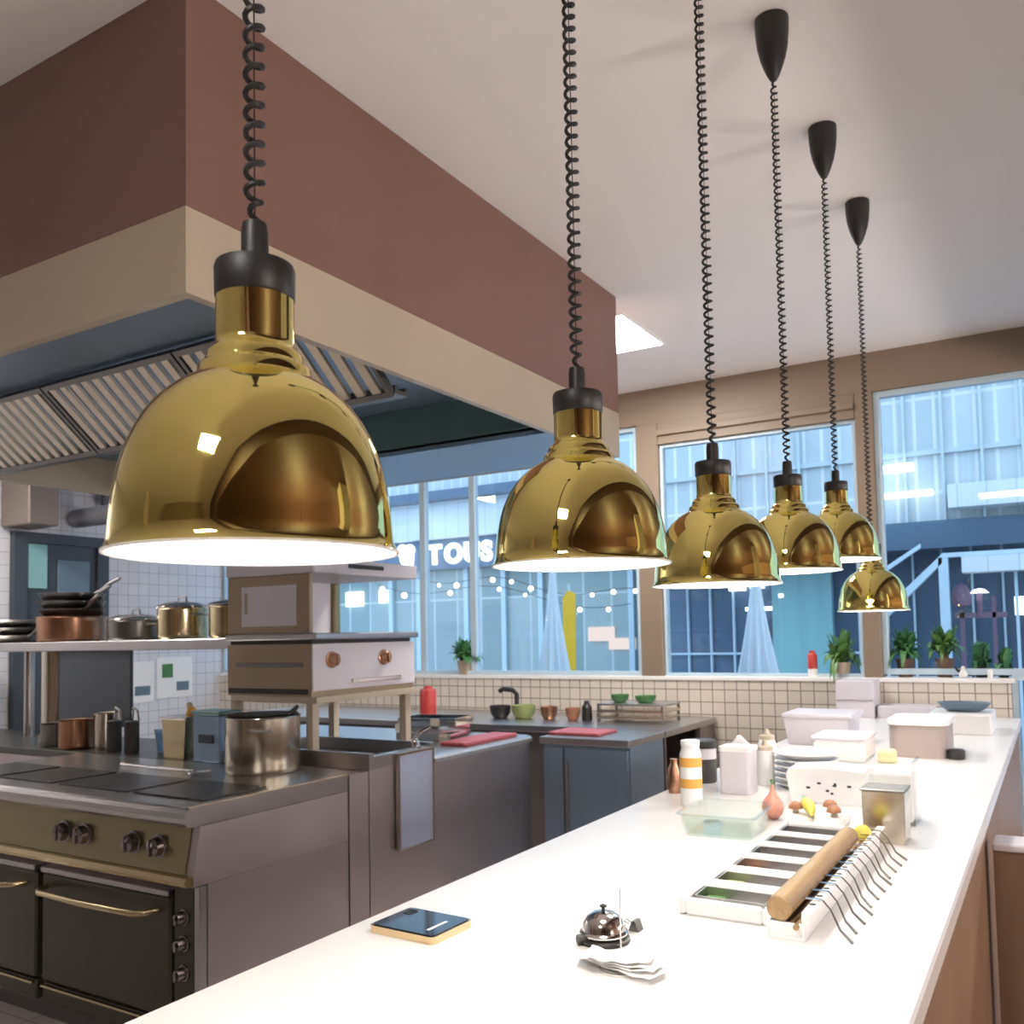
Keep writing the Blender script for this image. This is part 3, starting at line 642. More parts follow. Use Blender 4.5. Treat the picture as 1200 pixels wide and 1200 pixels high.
# receipt spike with papers
sx, sy = -.612, 1.300
t = thing('receipt_spike', 'thin upright receipt spike in front of the bell', 'spike', (sx, sy, z))
MB().lathe([(0, 0), (.035, 0), (.036, .003), (.012, .006), (0, .006)], (sx, sy, z), 32).build('base', M['chrome'], t)
MB().tube([(sx, sy, z + .005), (sx, sy, z + .118), (sx, sy, z + .124)], .0012, 8, rs=[.0013, .0011, .0002]).build('needle', M['chrome'], t)
rnd = random.Random(3)
G = 'receipts on the spike'
for k, lb in enumerate(('lowest crumpled white receipt on the spike', 'second white receipt from the bottom on the spike', 'third white receipt from the bottom on the spike', 'topmost curled white receipt on the spike')):
    b = MB(); a = radians(-12 + 9 * k + rnd.uniform(-5, 5)); n = 10; vs = []; L = .075 - .008 * k; W = .026
    for i in range(n + 1):
        u = -1 + 2 * i / n; zz = .0065 + .004 * k + .006 * abs(u) ** 3 * (1 if k % 2 else .4) + .0015 * sin(u * 9 + k)
        for v in (-1, 1):
            px = u * L; py = v * W
            vs.append((sx + px * cos(a) - py * sin(a), sy + px * sin(a) + py * cos(a), z + zz))
            vs.append((sx + px * cos(a) - py * sin(a), sy + px * sin(a) + py * cos(a), z + zz + .0006))
    fs = []
    for i in range(n):
        o_ = i * 4; fs += [(o_, o_ + 2, o_ + 6, o_ + 4), (o_ + 1, o_ + 5, o_ + 7, o_ + 3), (o_, o_ + 4, o_ + 5, o_ + 1), (o_ + 2, o_ + 3, o_ + 7, o_ + 6)]
    fs += [(0, 1, 3, 2), (n * 4, n * 4 + 2, n * 4 + 3, n * 4 + 1)]
    b.add(vs, fs); o = b.build('receipt', M['paper']); tag(o, lb, 'receipt', G)
t = thing('binder_clip', 'tiny dark clip standing on the counter behind the receipt spike', 'clip', (-.668, 1.475, z))
MB().prism([(-.676, z), (-.656, z), (-.663, z + .018), (-.669, z + .018)], 1.468, 1.49, 'y').build('clip_body', M['steeld'], t)
MB().tube([(-.674, 1.47, z + .012), (-.684, 1.468, z + .016), (-.684, 1.48, z + .016), (-.674, 1.478, z + .012)], .001, 6).build('wire_loop', M['chrome'], t)

# inset tray with narrow pans
tx0, tx1, ty0, ty1 = -.632, -.462, 1.60, 2.36
t = thing('inset_tray', 'long pale frame of narrow topping pans lying along the counter beside the spoon trough', 'tray', ((tx0 + tx1) / 2, (ty0 + ty1) / 2, z))
b = MB(); b.box(tx0, tx0 + .012, ty0, ty1, z, z + .03, .004); b.box(tx1 - .012, tx1, ty0, ty1, z, z + .03, .004)
b.box(tx0 + .012, tx1 - .012, ty0, ty0 + .014, z, z + .03, .004); b.box(tx0 + .012, tx1 - .012, ty1 - .014, ty1, z, z + .03, .004); b.build('frame', M['white'], t)
b = MB(); np_ = 6; ph = (ty1 - ty0 - .028) / np_
for k in range(1, np_): MB().box(tx0 + .012, tx1 - .012, ty0 + .014 + k * ph - .024, ty0 + .014 + k * ph + .024, z + .012, z + .028, .004).build('divider', M['white'], t)
box(tx0 + .012, tx1 - .012, ty0 + .014, ty1 - .014, z, z + .002).build('bottom', M['enamel'], t)
ords = ['nearest', 'second', 'third', 'fourth', 'fifth', 'farthest']
for k in range(np_):
    y0 = ty0 + .014 + k * ph + .026; y1 = y0 + ph - .052; x0 = tx0 + .016; x1 = tx1 - .016
    b = MB(); b.box(x0, x1, y0, y1, z + .0025, z + .004); b.box(x0, x0 + .003, y0, y1, z + .004, z + .026); b.box(x1 - .003, x1, y0, y1, z + .004, z + .026); b.box(x0 + .003, x1 - .003, y0, y0 + .003, z + .004, z + .026); b.box(x0 + .003, x1 - .003, y1 - .003, y1, z + .004, z + .026)
    o = b.build('topping_pan', M['steel']); tag(o, ords[k] + ' narrow steel topping pan in the long pale frame', 'pan', 'narrow topping pans in the frame')
    if k in (0, 1, 2):
        m_ = ('leaf2', 'green', 'russet')[k]
        o = box(x0 + .006, x0 + .045, y0 + .006, y1 - .006, z + .0045, z + .012, .004).build('topping', M[m_]); tag(o, ('dark green', 'olive', 'brown')[k] + ' topping in the ' + ords[k] + ' narrow pan', 'food', 'toppings in the narrow pans')
o = box(-.632, -.50, 2.385, 2.56, z, z + .035, .012).build('folded_cloth', M['paper']); tag(o, 'white folded cloth behind the frame of topping pans', 'cloth')

# spoon trough: bundle of bamboo skewers in a holder
ux0, ux1, uy0, uy1 = -.452, -.392, 1.55, 2.30
t = thing('cutlery_trough', 'long white trough of bamboo sticks with a perforated rail, lying along the counter', 'trough', ((ux0 + ux1) / 2, 1.95, z))
b = MB(); b.box(ux0, ux1, uy0, uy1, z, z + .006); b.box(ux0, ux0 + .004, uy0, uy1, z + .006, z + .028, .001); b.box(ux0 + .004, ux1, uy0, uy0 + .008, z + .006, z + .028, .002); b.box(ux0 + .004, ux1, uy1 - .008, uy1, z + .006, z + .028, .002)
b.build('trough_body', M['white'], t)['label'] = 'white trough body'
b = MB(); b.box(ux1, ux1 + .004, uy0, uy1, z, z + .045); b.box(ux1, ux1 + .018, uy0, uy1, z + .0451, z + .049, .001); b.build('perforated_rail', M['white'], t)
for k in range(12): MB().lathe([(.0058, 0), (.0058, .0008)], (ux1 + .007, uy0 + .0525 + k * .055, z + .0492), 14).build('rail_hole', M['silicone'], t)
rnd = random.Random(11); G = 'bamboo skewers in the trough'
pl = ['left outer', 'left inner', 'middle', 'right inner', 'right outer']
for k in range(5):
    x = ux0 + .012 + k * .0105; r = .0052
    o = MB().tube([(x, uy0 + .012, z + .0125), (x, 1.9, z + .0125), (x, uy1 - .012, z + .0125)], r, 8).build('bamboo_skewer', M['lightwood']); tag(o, pl[k] + ' bamboo skewer of the bottom layer in the trough', 'skewer', G)
for k in range(4):
    if k < 2: continue
    x = ux0 + .020 + k * .0105
    o = MB().tube([(x, uy0 + .03 - .012 * k, z + .0240), (x, 1.9, z + .0240), (x, uy1 - .03, z + .0240)], .0052, 8).build('bamboo_skewer', M['goldsteel' if k == 1 else 'lightwood']); tag(o, ['', '', 'left', 'right'][k] + ' stick of the upper layer in the trough, beside the wooden roll', 'skewer', G)
o = MB().lathe([(0, 0), (.019, 0), (.0215, .002), (.0215, .60), (.019, .602), (0, .602)], (ux0 + .022, uy0 + .0, z + .0512), 28, axis='y').build('wooden_roll', M['lightwood']); tag(o, 'thick round wooden roll lying along the top of the trough, blunt end nearest', 'wooden roll')
# forks leaning on the rail, handles to the right
fr = thing('tasting_fork', 'nearest tasting fork leaning on the white rail, handle to the right', 'fork', (-.375, 1.63, z), 'tasting forks along the trough')
b = MB(); zt = .0505
b.tube([(.000, 0, zt + .0012), (.016, -.008, zt - .012), (.036, -.030, .012), (.060, -.056, .0031)], .0017, 8, rs=[.0013, .0014, .0022, .0030]); b.build('handle', M['steeld'], fr, world=False)
b = MB(); b.box(-.016, -.001, -.005, .005, zt + .0003, zt + .0016)
for q in (-.004, 0, .004): b.box(-.034, -.016, q - .0009, q + .0009, zt + .0003, zt + .0014)
b.build('tines', M['chrome'], fr, world=False)
ordl = ['nearest', 'second', 'third', 'fourth', 'fifth', 'sixth', 'seventh', 'eighth', 'ninth', 'tenth', 'eleventh', 'farthest']
for k in range(1, 12):
    copy_thing(fr, (-.375, 1.63 + .055 * k, z), ordl[k] + ' tasting fork along the white rail, counted from the near end' if k < 11 else 'farthest tasting fork along the white rail, beside the steel box', rz=radians(-6 + 3 * (k % 4)))

# glass dish with rim
t = thing('glass_dish', 'clear rectangular glass dish in front of the amber banded jar', 'dish', (-.775, 2.32, z), rz=radians(4))
def tray_mb(hx, hy, h, fl, w):
    b = MB(); ro = lambda s, zz: [(-hx * s, -hy * s, zz), (hx * s, -hy * s, zz), (hx * s, hy * s, zz), (-hx * s, hy * s, zz)]
    hx_, hy_ = hx, hy
    def rg(dx, zz): return [(x, y, zz) for x, y in rrect(hx_ + dx, hy_ + dx, .02, 4)]
    rings = [rg(-fl, 0), rg(0, h), rg(.008, h), rg(.008, h + .003), rg(-w * .5, h + .003), rg(-fl - w, .005)]
    n = len(rings[0]); vs = [p for r in rings for p in r]; fs = []
    for j in range(len(rings) - 1):
        for k in range(n): fs.append((j * n + k, j * n + (k + 1) % n, (j + 1) * n + (k + 1) % n, (j + 1) * n + k))
    fs += [tuple(range(n - 1, -1, -1)), tuple((len(rings) - 1) * n + k for k in range(n))]
    return b.add(vs, fs)
tray_mb(.098, .115, .055, .012, .004).build('dish_body', M['clear'], t, world=False)
# amber banded jar
t = thing('glass_jar', 'tall clear jar with two amber bands behind the glass dish', 'jar', (-.975, 2.60, z))
MB().lathe([(0, 0), (.030, 0), (.033, .006), (.033, .155), (.028, .168), (.027, .18)], (-.975, 2.60, z), 28).build('jar_body', M['white'], t)
for q in (.055, .118): MB().lathe([(.0337, q), (.0337, q + .028)], (-.975, 2.60, z), 28).build('amber_band', M['amber'], t)
MB().lathe([(.029, .1805), (.029, .196), (.02, .198), (0, .198)], (-.975, 2.60, z), 24).build('cap', M['white'], t)
# black lidded jar
t = thing('black_lid_jar', 'dark jar with a black lid near the counter edge behind the amber banded jar', 'jar', (-1.085, 3.02, z))
MB().lathe([(0, 0), (.042, 0), (.045, .006), (.045, .075), (.04, .082)], (-1.085, 3.02, z), 28).build('jar_body', M['silicone'], t)
MB().lathe([(.0455, .0825), (.0455, .118), (.03, .12), (0, .12)], (-1.085, 3.02, z), 28).build('label_band', M['lavender'], t)
MB().lathe([(.048, .1205), (.048, .145), (.04, .148), (0, .148)], (-1.085, 3.02, z), 28).build('lid', M['black'], t)
# copper mug beside edge
o = MB().lathe([(0, 0), (.02, 0), (.024, .02), (.022, .075), (.012, .095), (.014, .11), (0, .112)], (-1.10, 2.78, z), 24).build('small_copper_bottle', M['copper']); tag(o, 'small copper coloured bottle at the left counter edge behind the amber banded jar', 'bottle')
# white canister and neighbours
t = thing('white_canister', 'square pale plastic canister behind the glass dish', 'canister', (-.915, 2.88, z))
MB().prism(rrect(.048, .048, .012), z, z + .15, 'z').v
b = MB().prism([(x - .915, y + 2.88) for x, y in rrect(.050, .050, .012)], z, z + .135, 'z'); b.build('canister_body', M['lavender'], t)
MB().prism([(x - .915, y + 2.88) for x, y in rrect(.053, .053, .013)], z + .1355, z + .15, 'z').build('lid', M['white'], t)
t = thing('white_carton', 'cream carton leaning behind the square pale canister', 'carton', (-1.0, 3.18, z), rz=.3)
MB().prism([(-.05, 0), (.05, 0), (.045, .10), (.0, .145), (-.01, .145), (-.045, .10)], -.035, .035, 'y').build('carton_body', M['paper'], t, world=False)
def squeeze(x, y, h, lb, capm='cream'):
    t = thing('squeeze_bottle', lb, 'bottle', (x, y, z), 'squeeze bottles on the counter')
    MB().lathe([(0, 0), (.028, 0), (.031, .006), (.031, h * .70), (.026, h * .78)], (x, y, z), 24).build('bottle_body', M['white'], t)
    MB().lathe([(.027, h * .781), (.027, h * .86), (.012, h * .89), (.006, h), (0, h)], (x, y, z), 20).build('nozzle_cap', M[capm], t)
squeeze(-.915, 3.22, .17, 'white squeeze bottle with a cream cap right of the square pale canister')
squeeze(-.875, 3.05, .15, 'white squeeze bottle in front of the pale stack of plates')
# pale things further along
def plates(x, y, n, r, lb, grp):
    for k in range(n):
        o = MB().lathe([(0, 0), (r * .6, 0), (r * .7, .004), (r, .016), (r, .019), (r * .68, .008), (0, .006)], (x, y, z + .0195 * k), 40).build('white_plate', M['white'])
        tag(o, ('%s plate of the stack of white plates %s' % (['bottom', 'second lowest', 'third lowest', 'fourth lowest', 'fifth lowest', 'sixth lowest', 'seventh lowest', 'eighth lowest'][k] if k < n - 1 else 'top', lb)), 'plate', grp)
plates(-.74, 3.06, 6, .105, 'right of the squeeze bottles', 'white plates stacked mid counter')
t = thing('white_takeaway_box', 'white takeaway box with dark flecks in front of the pale stack of plates', 'box', (-.62, 2.85, z), rz=.05)
MB().prism([(-.10, 0), (.10, 0), (.115, .075), (-.115, .075)], -.075, .075, 'y').build('box_body', M['paper'], t, world=False)
MB().prism([(-.117, .0752), (.117, .0752), (.11, .10), (.0, .108), (-.11, .10)], -.077, .077, 'y').build('lid', M['white'], t, world=False)
b = MB(); rr_ = random.Random(5)
for k in range(7):
    xx = rr_.uniform(-.06, .07); zz = rr_.uniform(.03, .062); b.box(xx, xx + rr_.uniform(.006, .012), -.0772, -.0752, zz, zz + .006)
b.build('dark_flecks', M['silicone'], t, world=False)
t = thing('clear_stand', 'clear acrylic box standing behind the steel napkin box', 'box', (-.40, 2.62, z))
b = MB(); b.box(-.46, -.34, 2.56, 2.565, z, z + .17).box(-.46, -.34, 2.675, 2.68, z, z + .17).box(-.46, -.455, 2.565, 2.675, z, z + .17).box(-.345, -.34, 2.565, 2.675, z, z + .17).box(-.455, -.345, 2.565, 2.675, z, z + .005)
b.build('box_walls', M['acrylic'], t)
o = box(-.452, -.348, 2.568, 2.672, z + .0055, z + .135, .006).build('napkin_stack', M['paper']); tag(o, 'stack of white napkins inside the clear acrylic box', 'napkins')
t = thing('steel_napkin_box', 'brushed brown steel box at the far end of the spoon trough', 'box', (-.385, 2.37, z))
b = MB(); b.box(-.432, -.334, 2.335, 2.34, z, z + .125, .001).box(-.432, -.334, 2.42, 2.425, z, z + .125, .001).box(-.432, -.427, 2.34, 2.42, z, z + .125).box(-.339, -.334, 2.34, 2.42, z, z + .125).box(-.427, -.339, 2.34, 2.42, z, z + .004)
b.build('box_walls', M['pot'], t)
box(-.436, -.33, 2.331, 2.429, z + .1255, z + .131, .002).build('lid', M['steeld'], t)
# garnish
t = thing('pink_onion', 'pink shallot bulb standing by the far corner of the pan frame', 'onion', (-.70, 2.50, z))
MB().lathe([(0, 0), (.012, .002), (.026, .016), (.031, .034), (.026, .052), (.013, .068), (.006, .082), (.004, .096), (0, .098)], (-.70, 2.50, z), 24).build('bulb', M['pink'], t)
b = MB()
for a in (0, 2.1, 4.2): b.tube([(-.70, 2.50, z + .094), (-.70 + .006 * cos(a), 2.50 + .006 * sin(a), z + .11)], .0016, 6)
b.build('sprout', M['leaf2'], t)
t = thing('yellow_pepper', 'yellow green chilli pepper pointing down off the white cloth', 'pepper', (-.585, 2.42, z + .036))
MB().tube([(-.60, 2.46, z + .062), (-.585, 2.43, z + .060), (-.572, 2.40, z + .055), (-.564, 2.372, z + .045)], .016, 12, rs=[.013, .017, .013, .003]).build('pepper_body', M['yellow'], t)
MB().tube([(-.60, 2.46, z + .062), (-.612, 2.485, z + .072)], .004, 8).build('stem', M['leaf'], t)
for k, (x, y, zz, lb) in enumerate(((-.622, 2.44, .036, 'left of the brown mushrooms on the white cloth'), (-.545, 2.50, .036, 'right of the brown mushrooms on the white cloth'), (-.52, 2.43, .036, 'front brown mushroom by the trough end on the white cloth'))):
    t = thing('brown_mushroom', lb, 'mushroom', (x, y, z + zz), 'brown mushrooms on the white cloth')
    MB().lathe([(0, 0), (.009, 0), (.008, .012), (.0, .014)], (x, y, z + zz), 14).build('stalk', M['cream'], t)
    MB().lathe([(.006, .0125), (.019, .012), (.018, .020), (.011, .028), (0, .031)], (x, y, z + zz), 20).build('mushroom_cap', M['russet'], t)
for k, (x, y, lb) in enumerate(((-.487, 2.33, 'left yellow green lime piece lying at the far end of the spoon trough'), (-.415, 2.315, 'right yellow lime piece lying at the far end of the spoon trough'))):
    pass
o = MB().lathe([(0, 0), (.012, .003), (.02, .014), (.019, .028), (.010, .038), (0, .04)], (-.408, 2.20, z + .0295), 20).build('lime', M['yellow']); tag(o, 'yellow green lime resting on the sticks near the far end of the trough', 'lime')
# far half of the counter
t = thing('lavender_storage_box', 'pale lavender lidded box standing before the tiled wall end of the counter', 'box', (-.95, 4.3, z))
MB().prism([(-1.08, z), (-.83, z), (-.81, z + .12), (-1.10, z + .12)], 4.15, 4.45, 'y').build('box_body', M['lavender'], t)
box(-1.11, -.80, 4.14, 4.46, z + .1205, z + .14, .006).build('lid', M['lavender'], t)
t = thing('brown_grey_crate', 'grey brown rounded container on the right of the counter with a white lid', 'container', (-.50, 4.05, z))
b = MB(); b.prism([(x - .50, y + 4.05) for x, y in rrect(.11, .16, .05)], z, z + .13, 'z'); b.build('container_body', M['greybrown'], t)
b = MB(); b.prism([(x - .50, y + 4.05) for x, y in rrect(.118, .168, .055)], z + .1305, z + .15, 'z'); b.build('lid', M['white'], t)
o = box(-.62, -.555, 3.70, 3.76, z, z + .05, .008).build('yellow_sponge', M['paleyellow']); tag(o, 'small yellow block in front of the grey brown container', 'sponge')
o = MB().lathe([(0, 0), (.03, 0), (.033, .004), (.033, .035), (.025, .04), (0, .04)], (-.36, 3.92, z), 22).build('small_black_tin', M['black']); tag(o, 'small black tin at the right foot of the grey brown container', 'tin')
t = thing('white_bread_bin', 'long white box left of the grey brown container', 'box', (-.74, 3.75, z))
box(-.86, -.66, 3.66, 3.9, z, z + .085, .01).build('box_body', M['white'], t)
box(-.865, -.655, 3.655, 3.905, z + .0855, z + .10, .006).build('lid', M['lavender'], t)
t = thing('white_step_box', 'white box at the wall end of the counter under a dark dish', 'box', (-.42, 4.95, z))
box(-.56, -.28, 4.78, 5.15, z, z + .10, .008).build('box_body', M['white'], t)
t = thing('dark_dish', 'dark blue oval dish on the white box at the wall end of the counter', 'dish', (-.41, 4.95, z + .101))
b = MB(); rings = []
for s_, zz in ((.55, 0), (.8, .015), (1.0, .045), (.96, .045), (.75, .018), (.5, .006)): rings.append([(-.41 + .125 * s_ * cos(2 * pi * k / 28), 4.95 + .09 * s_ * sin(2 * pi * k / 28), z + .101 + zz) for k in range(28)])
vs = [p for r in rings for p in r]; fs = [(j * 28 + k, j * 28 + (k + 1) % 28, (j + 1) * 28 + (k + 1) % 28, (j + 1) * 28 + k) for j in range(5) for k in range(28)] + [tuple(range(27, -1, -1)), tuple(140 + k for k in range(28))]
b.add(vs, fs, True).build('dish_body', M['darkblue'], t)
t = thing('pale_grey_box', 'tall pale grey box against the tiles at the end of the counter', 'box', (-1.02, 5.62, z))
box(-1.143, -.93, 5.5, 5.74, z, 1.185, .004).build('box_body', M['lavender'], t); box(-1.1425, -.93, 5.495, 5.4995, z + .1, z + .104).build('lid_line', M['greybrown'], t)
o = box(-.915, -.62, 5.52, 5.735, z, z + .07, .006).build('low_white_box', M['lavender']); tag(o, 'low pale box against the tiles right of the tall grey one', 'box')

# ------------------------------------------------------------------ plants and things on the sill
def leaf(mb, p, a, L, W, lift, droop):
    n = 6; vs = []
    ca, sa = cos(a), sin(a)
    for i in range(n + 1):
        u = i / n; rr = L * u * (1 - .15 * u); hz = lift * u - droop * u * u; w = W * math.sin(pi * min(1, .12 + u * .88)) + .0008
        cx, cy = p[0] + ca * rr, p[1] + sa * rr
        vs += [(cx - sa * w, cy + ca * w, p[2] + hz), (cx, cy, p[2] + hz - w * .35), (cx + sa * w, cy - ca * w, p[2] + hz)]
    fs = []
    for i in range(n):
        o_ = i * 3; fs += [(o_, o_ + 1, o_ + 4, o_ + 3), (o_ + 1, o_ + 2, o_ + 5, o_ + 4)]
    mb.add(vs, fs, True)
def plant(x, y, zb, pr, phh, fh, spread, label, potm, seed, leafm='leaf', trunk=0.0, nl=60):
    t = thing('potted_plant', label, 'plant', (x, y, zb), 'potted plants on the window sill')
    MB().lathe([(0, 0), (pr * .75, 0), (pr * .98, phh * .92), (pr * 1.05, phh * .92), (pr * 1.05, phh), (pr * .9, phh), (pr * .85, phh * .85), (0, phh * .85)], (x, y, zb), 24).build('pot', M[potm], t)
    if trunk: MB().tube([(x, y, zb + phh * .85), (x + .004, y, zb + phh + trunk)], pr * .45, 10, rs=[pr * .5, pr * .35]).build('trunk', M['terracotta'], t)
    r = random.Random(seed); b = MB(); zt = zb + phh * .85 + trunk
    for k in range(nl):
        a = 2.4 * k + r.uniform(-.3, .3); u = r.uniform(.15, 1)
        leaf(b, (x + r.uniform(-.02, .02), y + r.uniform(-.02, .02), zt), a, spread * (.5 + .62 * u), .018 + .013 * r.random(), fh * (1.65 - .5 * u), fh * (.5 + 1.15 * u) * r.uniform(.6, 1.1))
    b.build('foliage', M[leafm], t)
    return t
ZS = 1.193
plant(-4.03, 5.82, ZS, .07, .11, .20, .17, 'leafy potted plant on the sill at the left, above the red canister', 'cream', 1)
plant(-1.17, 5.84, ZS, .065, .09, .22, .135, 'leafy plant in a pale pot on the sill left of the right window post', 'cream', 2, 'leaf2')
plant(-.80, 5.87, ZS, .055, .11, .17, .125, 'palm like plant in a brown pot just right of the right window post', 'terracotta', 3, 'leaf', .03)
plant(-.58, 5.87, ZS, .055, .11, .18, .125, 'taller palm like plant in a brown pot, second right of the post', 'terracotta', 4, 'leaf2', .04)
plant(-.385, 5.87, ZS, .042, .06, .18, .055, 'spreading dark green plant in a low black pot near the end of the sill', 'silicone', 5, 'leaf')
plant(-.265, 5.85, ZS, .028, .05, .15, .06, 'small dark green plant in a black pot at the very end of the sill', 'silicone', 6, 'leaf', 0, 24)
t = thing('red_pepper_mill', 'small red bottle with pale cap on the sill left of the right window post', 'bottle', (-1.34, 5.80, ZS))
MB().lathe([(0, 0), (.028, 0), (.03, .005), (.03, .05)], (-1.34, 5.80, ZS), 20).build('bottle_foot', M['white'], t)
MB().lathe([(.03, .0505), (.03, .135), (.02, .15)], (-1.34, 5.80, ZS), 20).build('bottle_body', M['red'], t)
MB().lathe([(.018, .1505), (.018, .165), (0, .168)], (-1.34, 5.80, ZS), 16).build('cap', M['red'], t)
t = thing('ceramic_bird', 'small white and black ceramic bird on the sill between the palms and the dark plant', 'ornament', (-.475, 5.775, ZS))
MB().lathe([(0, 0), (.02, .004), (.024, .02), (.018, .038), (.010, .048), (.012, .058), (.007, .068), (0, .070)], (-.475, 5.775, ZS), 18).build('body', M['white'], t)
MB().tube([(-.48, 5.775, ZS + .03), (-.505, 5.775, ZS + .045), (-.52, 5.775, ZS + .065)], .006, 8, rs=[.010, .008, .002]).build('tail', M['black'], t)
o = MB().lathe([(0, 0), (.014, 0), (.016, .04), (.01, .05), (0, .052)], (-.335, 5.785, ZS), 14).build('white_shaker', M['white']); tag(o, 'tiny white shaker on the sill in front of the last plants', 'shaker')

# ------------------------------------------------------------------ the street outside
struct('floor_outside', box(-30, 16, 5.97, 30, -.15, -.05), M['pave'])
def boxt(name, args, m, label, cat, group=None): return tag(box(*args).build(name, M[m]), label, cat, group)
# shop opposite the left window
t = thing('shop_building', 'shop with a pale fascia across the street, behind the left window', 'building', (-9.5, 14.5, -.05))
box(-17, -5.8, 14.2, 16, -.05, 2.78).build('shop_front', M['shopglass'], t)
box(-17, -5.8, 13.9, 16, 2.781, 3.36).build('sign_band', M['facadedark'], t)
box(-17, -5.8, 13.7, 16, 3.361, 4.05).build('fascia', M['canopy'], t)
box(-17.1, -5.7, 13.4, 16, 4.051, 4.22).build('eave', M['facadedark'], t)
box(-17, -5.8, 14.0, 16, 4.221, 8.0).build('upper_wall', M['facade'], t)
b = MB()
for x in (-11.6, -10.9, -9.75, -8.9, -8.1, -6.3): b.box(x - .05, x + .05, 14.12, 14.199, -.05, 2.78)
b.build('glazing_bars', M['outsteel'], t)
for (x, z_, w_, h_) in ((-6.9, 1.35, .5, .25), (-6.5, 1.2, .5, .2), (-12.6, 2.15, .45, .3), (-11.75, 2.2, .35, .25)): box(x - w_ / 2, x + w_ / 2, 14.15, 14.198, z_, z_ + h_).build('lit_display', M['shoplamp'] if z_ < 2 else M['sign'], t)
# lit letters
t = thing('shop_sign', 'glowing white letters with a round emblem on the shop across the street', 'sign', (-9.9, 13.88, 2.87))
def letter(ch, x, z0, size):
    cu = bpy.data.curves.new('letter', 'FONT'); cu.body = ch; cu.size = size; cu.extrude = .02; cu.offset = .022
    ob = bpy.data.objects.new('letter_tmp', cu); COL.objects.link(ob)
    bpy.context.view_layer.update()
    me = bpy.data.meshes.new_from_object(ob.evaluated_get(bpy.context.evaluated_depsgraph_get()))
    bpy.data.objects.remove(ob)
    for v in me.vertices: v.co = (v.co.x + x - t.location.x, 13.87 - t.location.y - v.co.z, v.co.y + z0 - t.location.z)
    me.materials.clear(); me.materials.append(M['sign'])
    o = bpy.data.objects.new('sign_letter', me); COL.objects.link(o); o.parent = t
for ch, x in (('T', -10.44), ('O', -10.05), ('U', -9.60), ('S', -9.20)): letter(ch, x, 2.90, .50)
b = MB()
for (x, z_, r) in ((-11.08, 3.19, .13), (-10.90, 3.19, .12), (-10.97, 3.05, .17), (-10.93, 2.93, .11)): b.lathe([(0, -.03), (r, -.03), (r, .0)], (x, 13.89, z_), 24, axis='y')
b.build('round_emblem', M['sign'], t)
# festoon lights
t = thing('string_lights', 'strings of small round bulbs hung in front of the shop across the street', 'string lights', (-8.5, 13.0, 2.2))
bw = MB(); pts1 = []; pts2 = []
for k in range(41):
    u = k / 40; x = -11 + 5.2 * u; pts1.append((x, 13.2, 2.72 - .62 * u + .10 * cos(u * pi * 4)))
    pts2.append((x, 13.0, 2.50 - .55 * u - .12 * sin(u * pi * 3)))
bw.tube(pts1, .006, 5); bw.tube(pts2, .006, 5); bw.build('cable', M['silicone'], t)
rr_ = random.Random(2)
for pts, st in ((pts1, 3), (pts2, 4)):
    for k in range(1, 41, st):
        p = pts[k]; r = rr_.uniform(.030, .055)
        MB().lathe([(0, -2 * r), (r * .7, -1.7 * r), (r, -r), (r * .7, -.3 * r), (0, 0)], (p[0], p[1], p[2] - .005), 12).build('festoon_bulb', M['fairy'], t)
# parasols
def parasol(x, y, zt, zb, r, m, label):
    t = thing('folded_parasol', label, 'parasol', (x, y, -.05), 'folded parasols on the street')
    prof = []; n = 24; b = MB(); vs = []; L = zt - zb; m_ = 8
    for j in range(m_ + 1):
        u = j / m_; rr = r * (.12 + .88 * u ** 1.25)
        for k in range(n):
            a = 2 * pi * k / n; q = rr * (1 + .22 * (1 if k % 2 else -1) * u); vs.append((x + q * cos(a), y + q * sin(a), zt - L * u))
    fs = [(j * n + k, j * n + (k + 1) % n, (j + 1) * n + (k + 1) % n, (j + 1) * n + k) for j in range(m_) for k in range(n)] + [tuple(range(n)), tuple(m_ * n + k for k in range(n))]
    b.add(vs, fs, True); b.build('canopy', M[m], t)
    MB().tube([(x, y, -.05), (x, y, zt + .08)], .025, 10).build('pole', M['outsteel'], t)
    MB().lathe([(.28, 0), (.28, .06), (.06, .09)], (x, y, -.05), 24).build('base', M['pave'], t)
    return t
parasol(-4.44, 8.0, 2.15, .62, .23, 'parasol', 'pale folded parasol outside the left window')
parasol(-2.33, 8.0, 2.05, .62, .25, 'parasol', 'pale folded parasol outside the middle window')
o = MB().prism([(-4.66, 1.0), (-4.52, 1.0), (-4.52, 1.98), (-4.66, 1.98)], 8.95, 9.0, 'y')
t = thing('yellow_banner', 'tall narrow yellow banner on a pole outside the left window', 'banner', (-4.78, 9.0, -.05))
MB().prism([(-4.85, .70), (-4.72, .70), (-4.70, 1.95), (-4.79, 1.99), (-4.86, 1.9)], 8.985, 9.01, 'y').build('flag', M['yellowcanvas'], t)
MB().tube([(-4.79, 9.02, -.05), (-4.79, 9.02, 2.06)], .015, 8).build('pole', M['outsteel'], t)
MB().lathe([(.2, 0), (.2, .04), (.03, .06)], (-4.79, 9.02, -.05), 24).build('base', M['pave'], t)
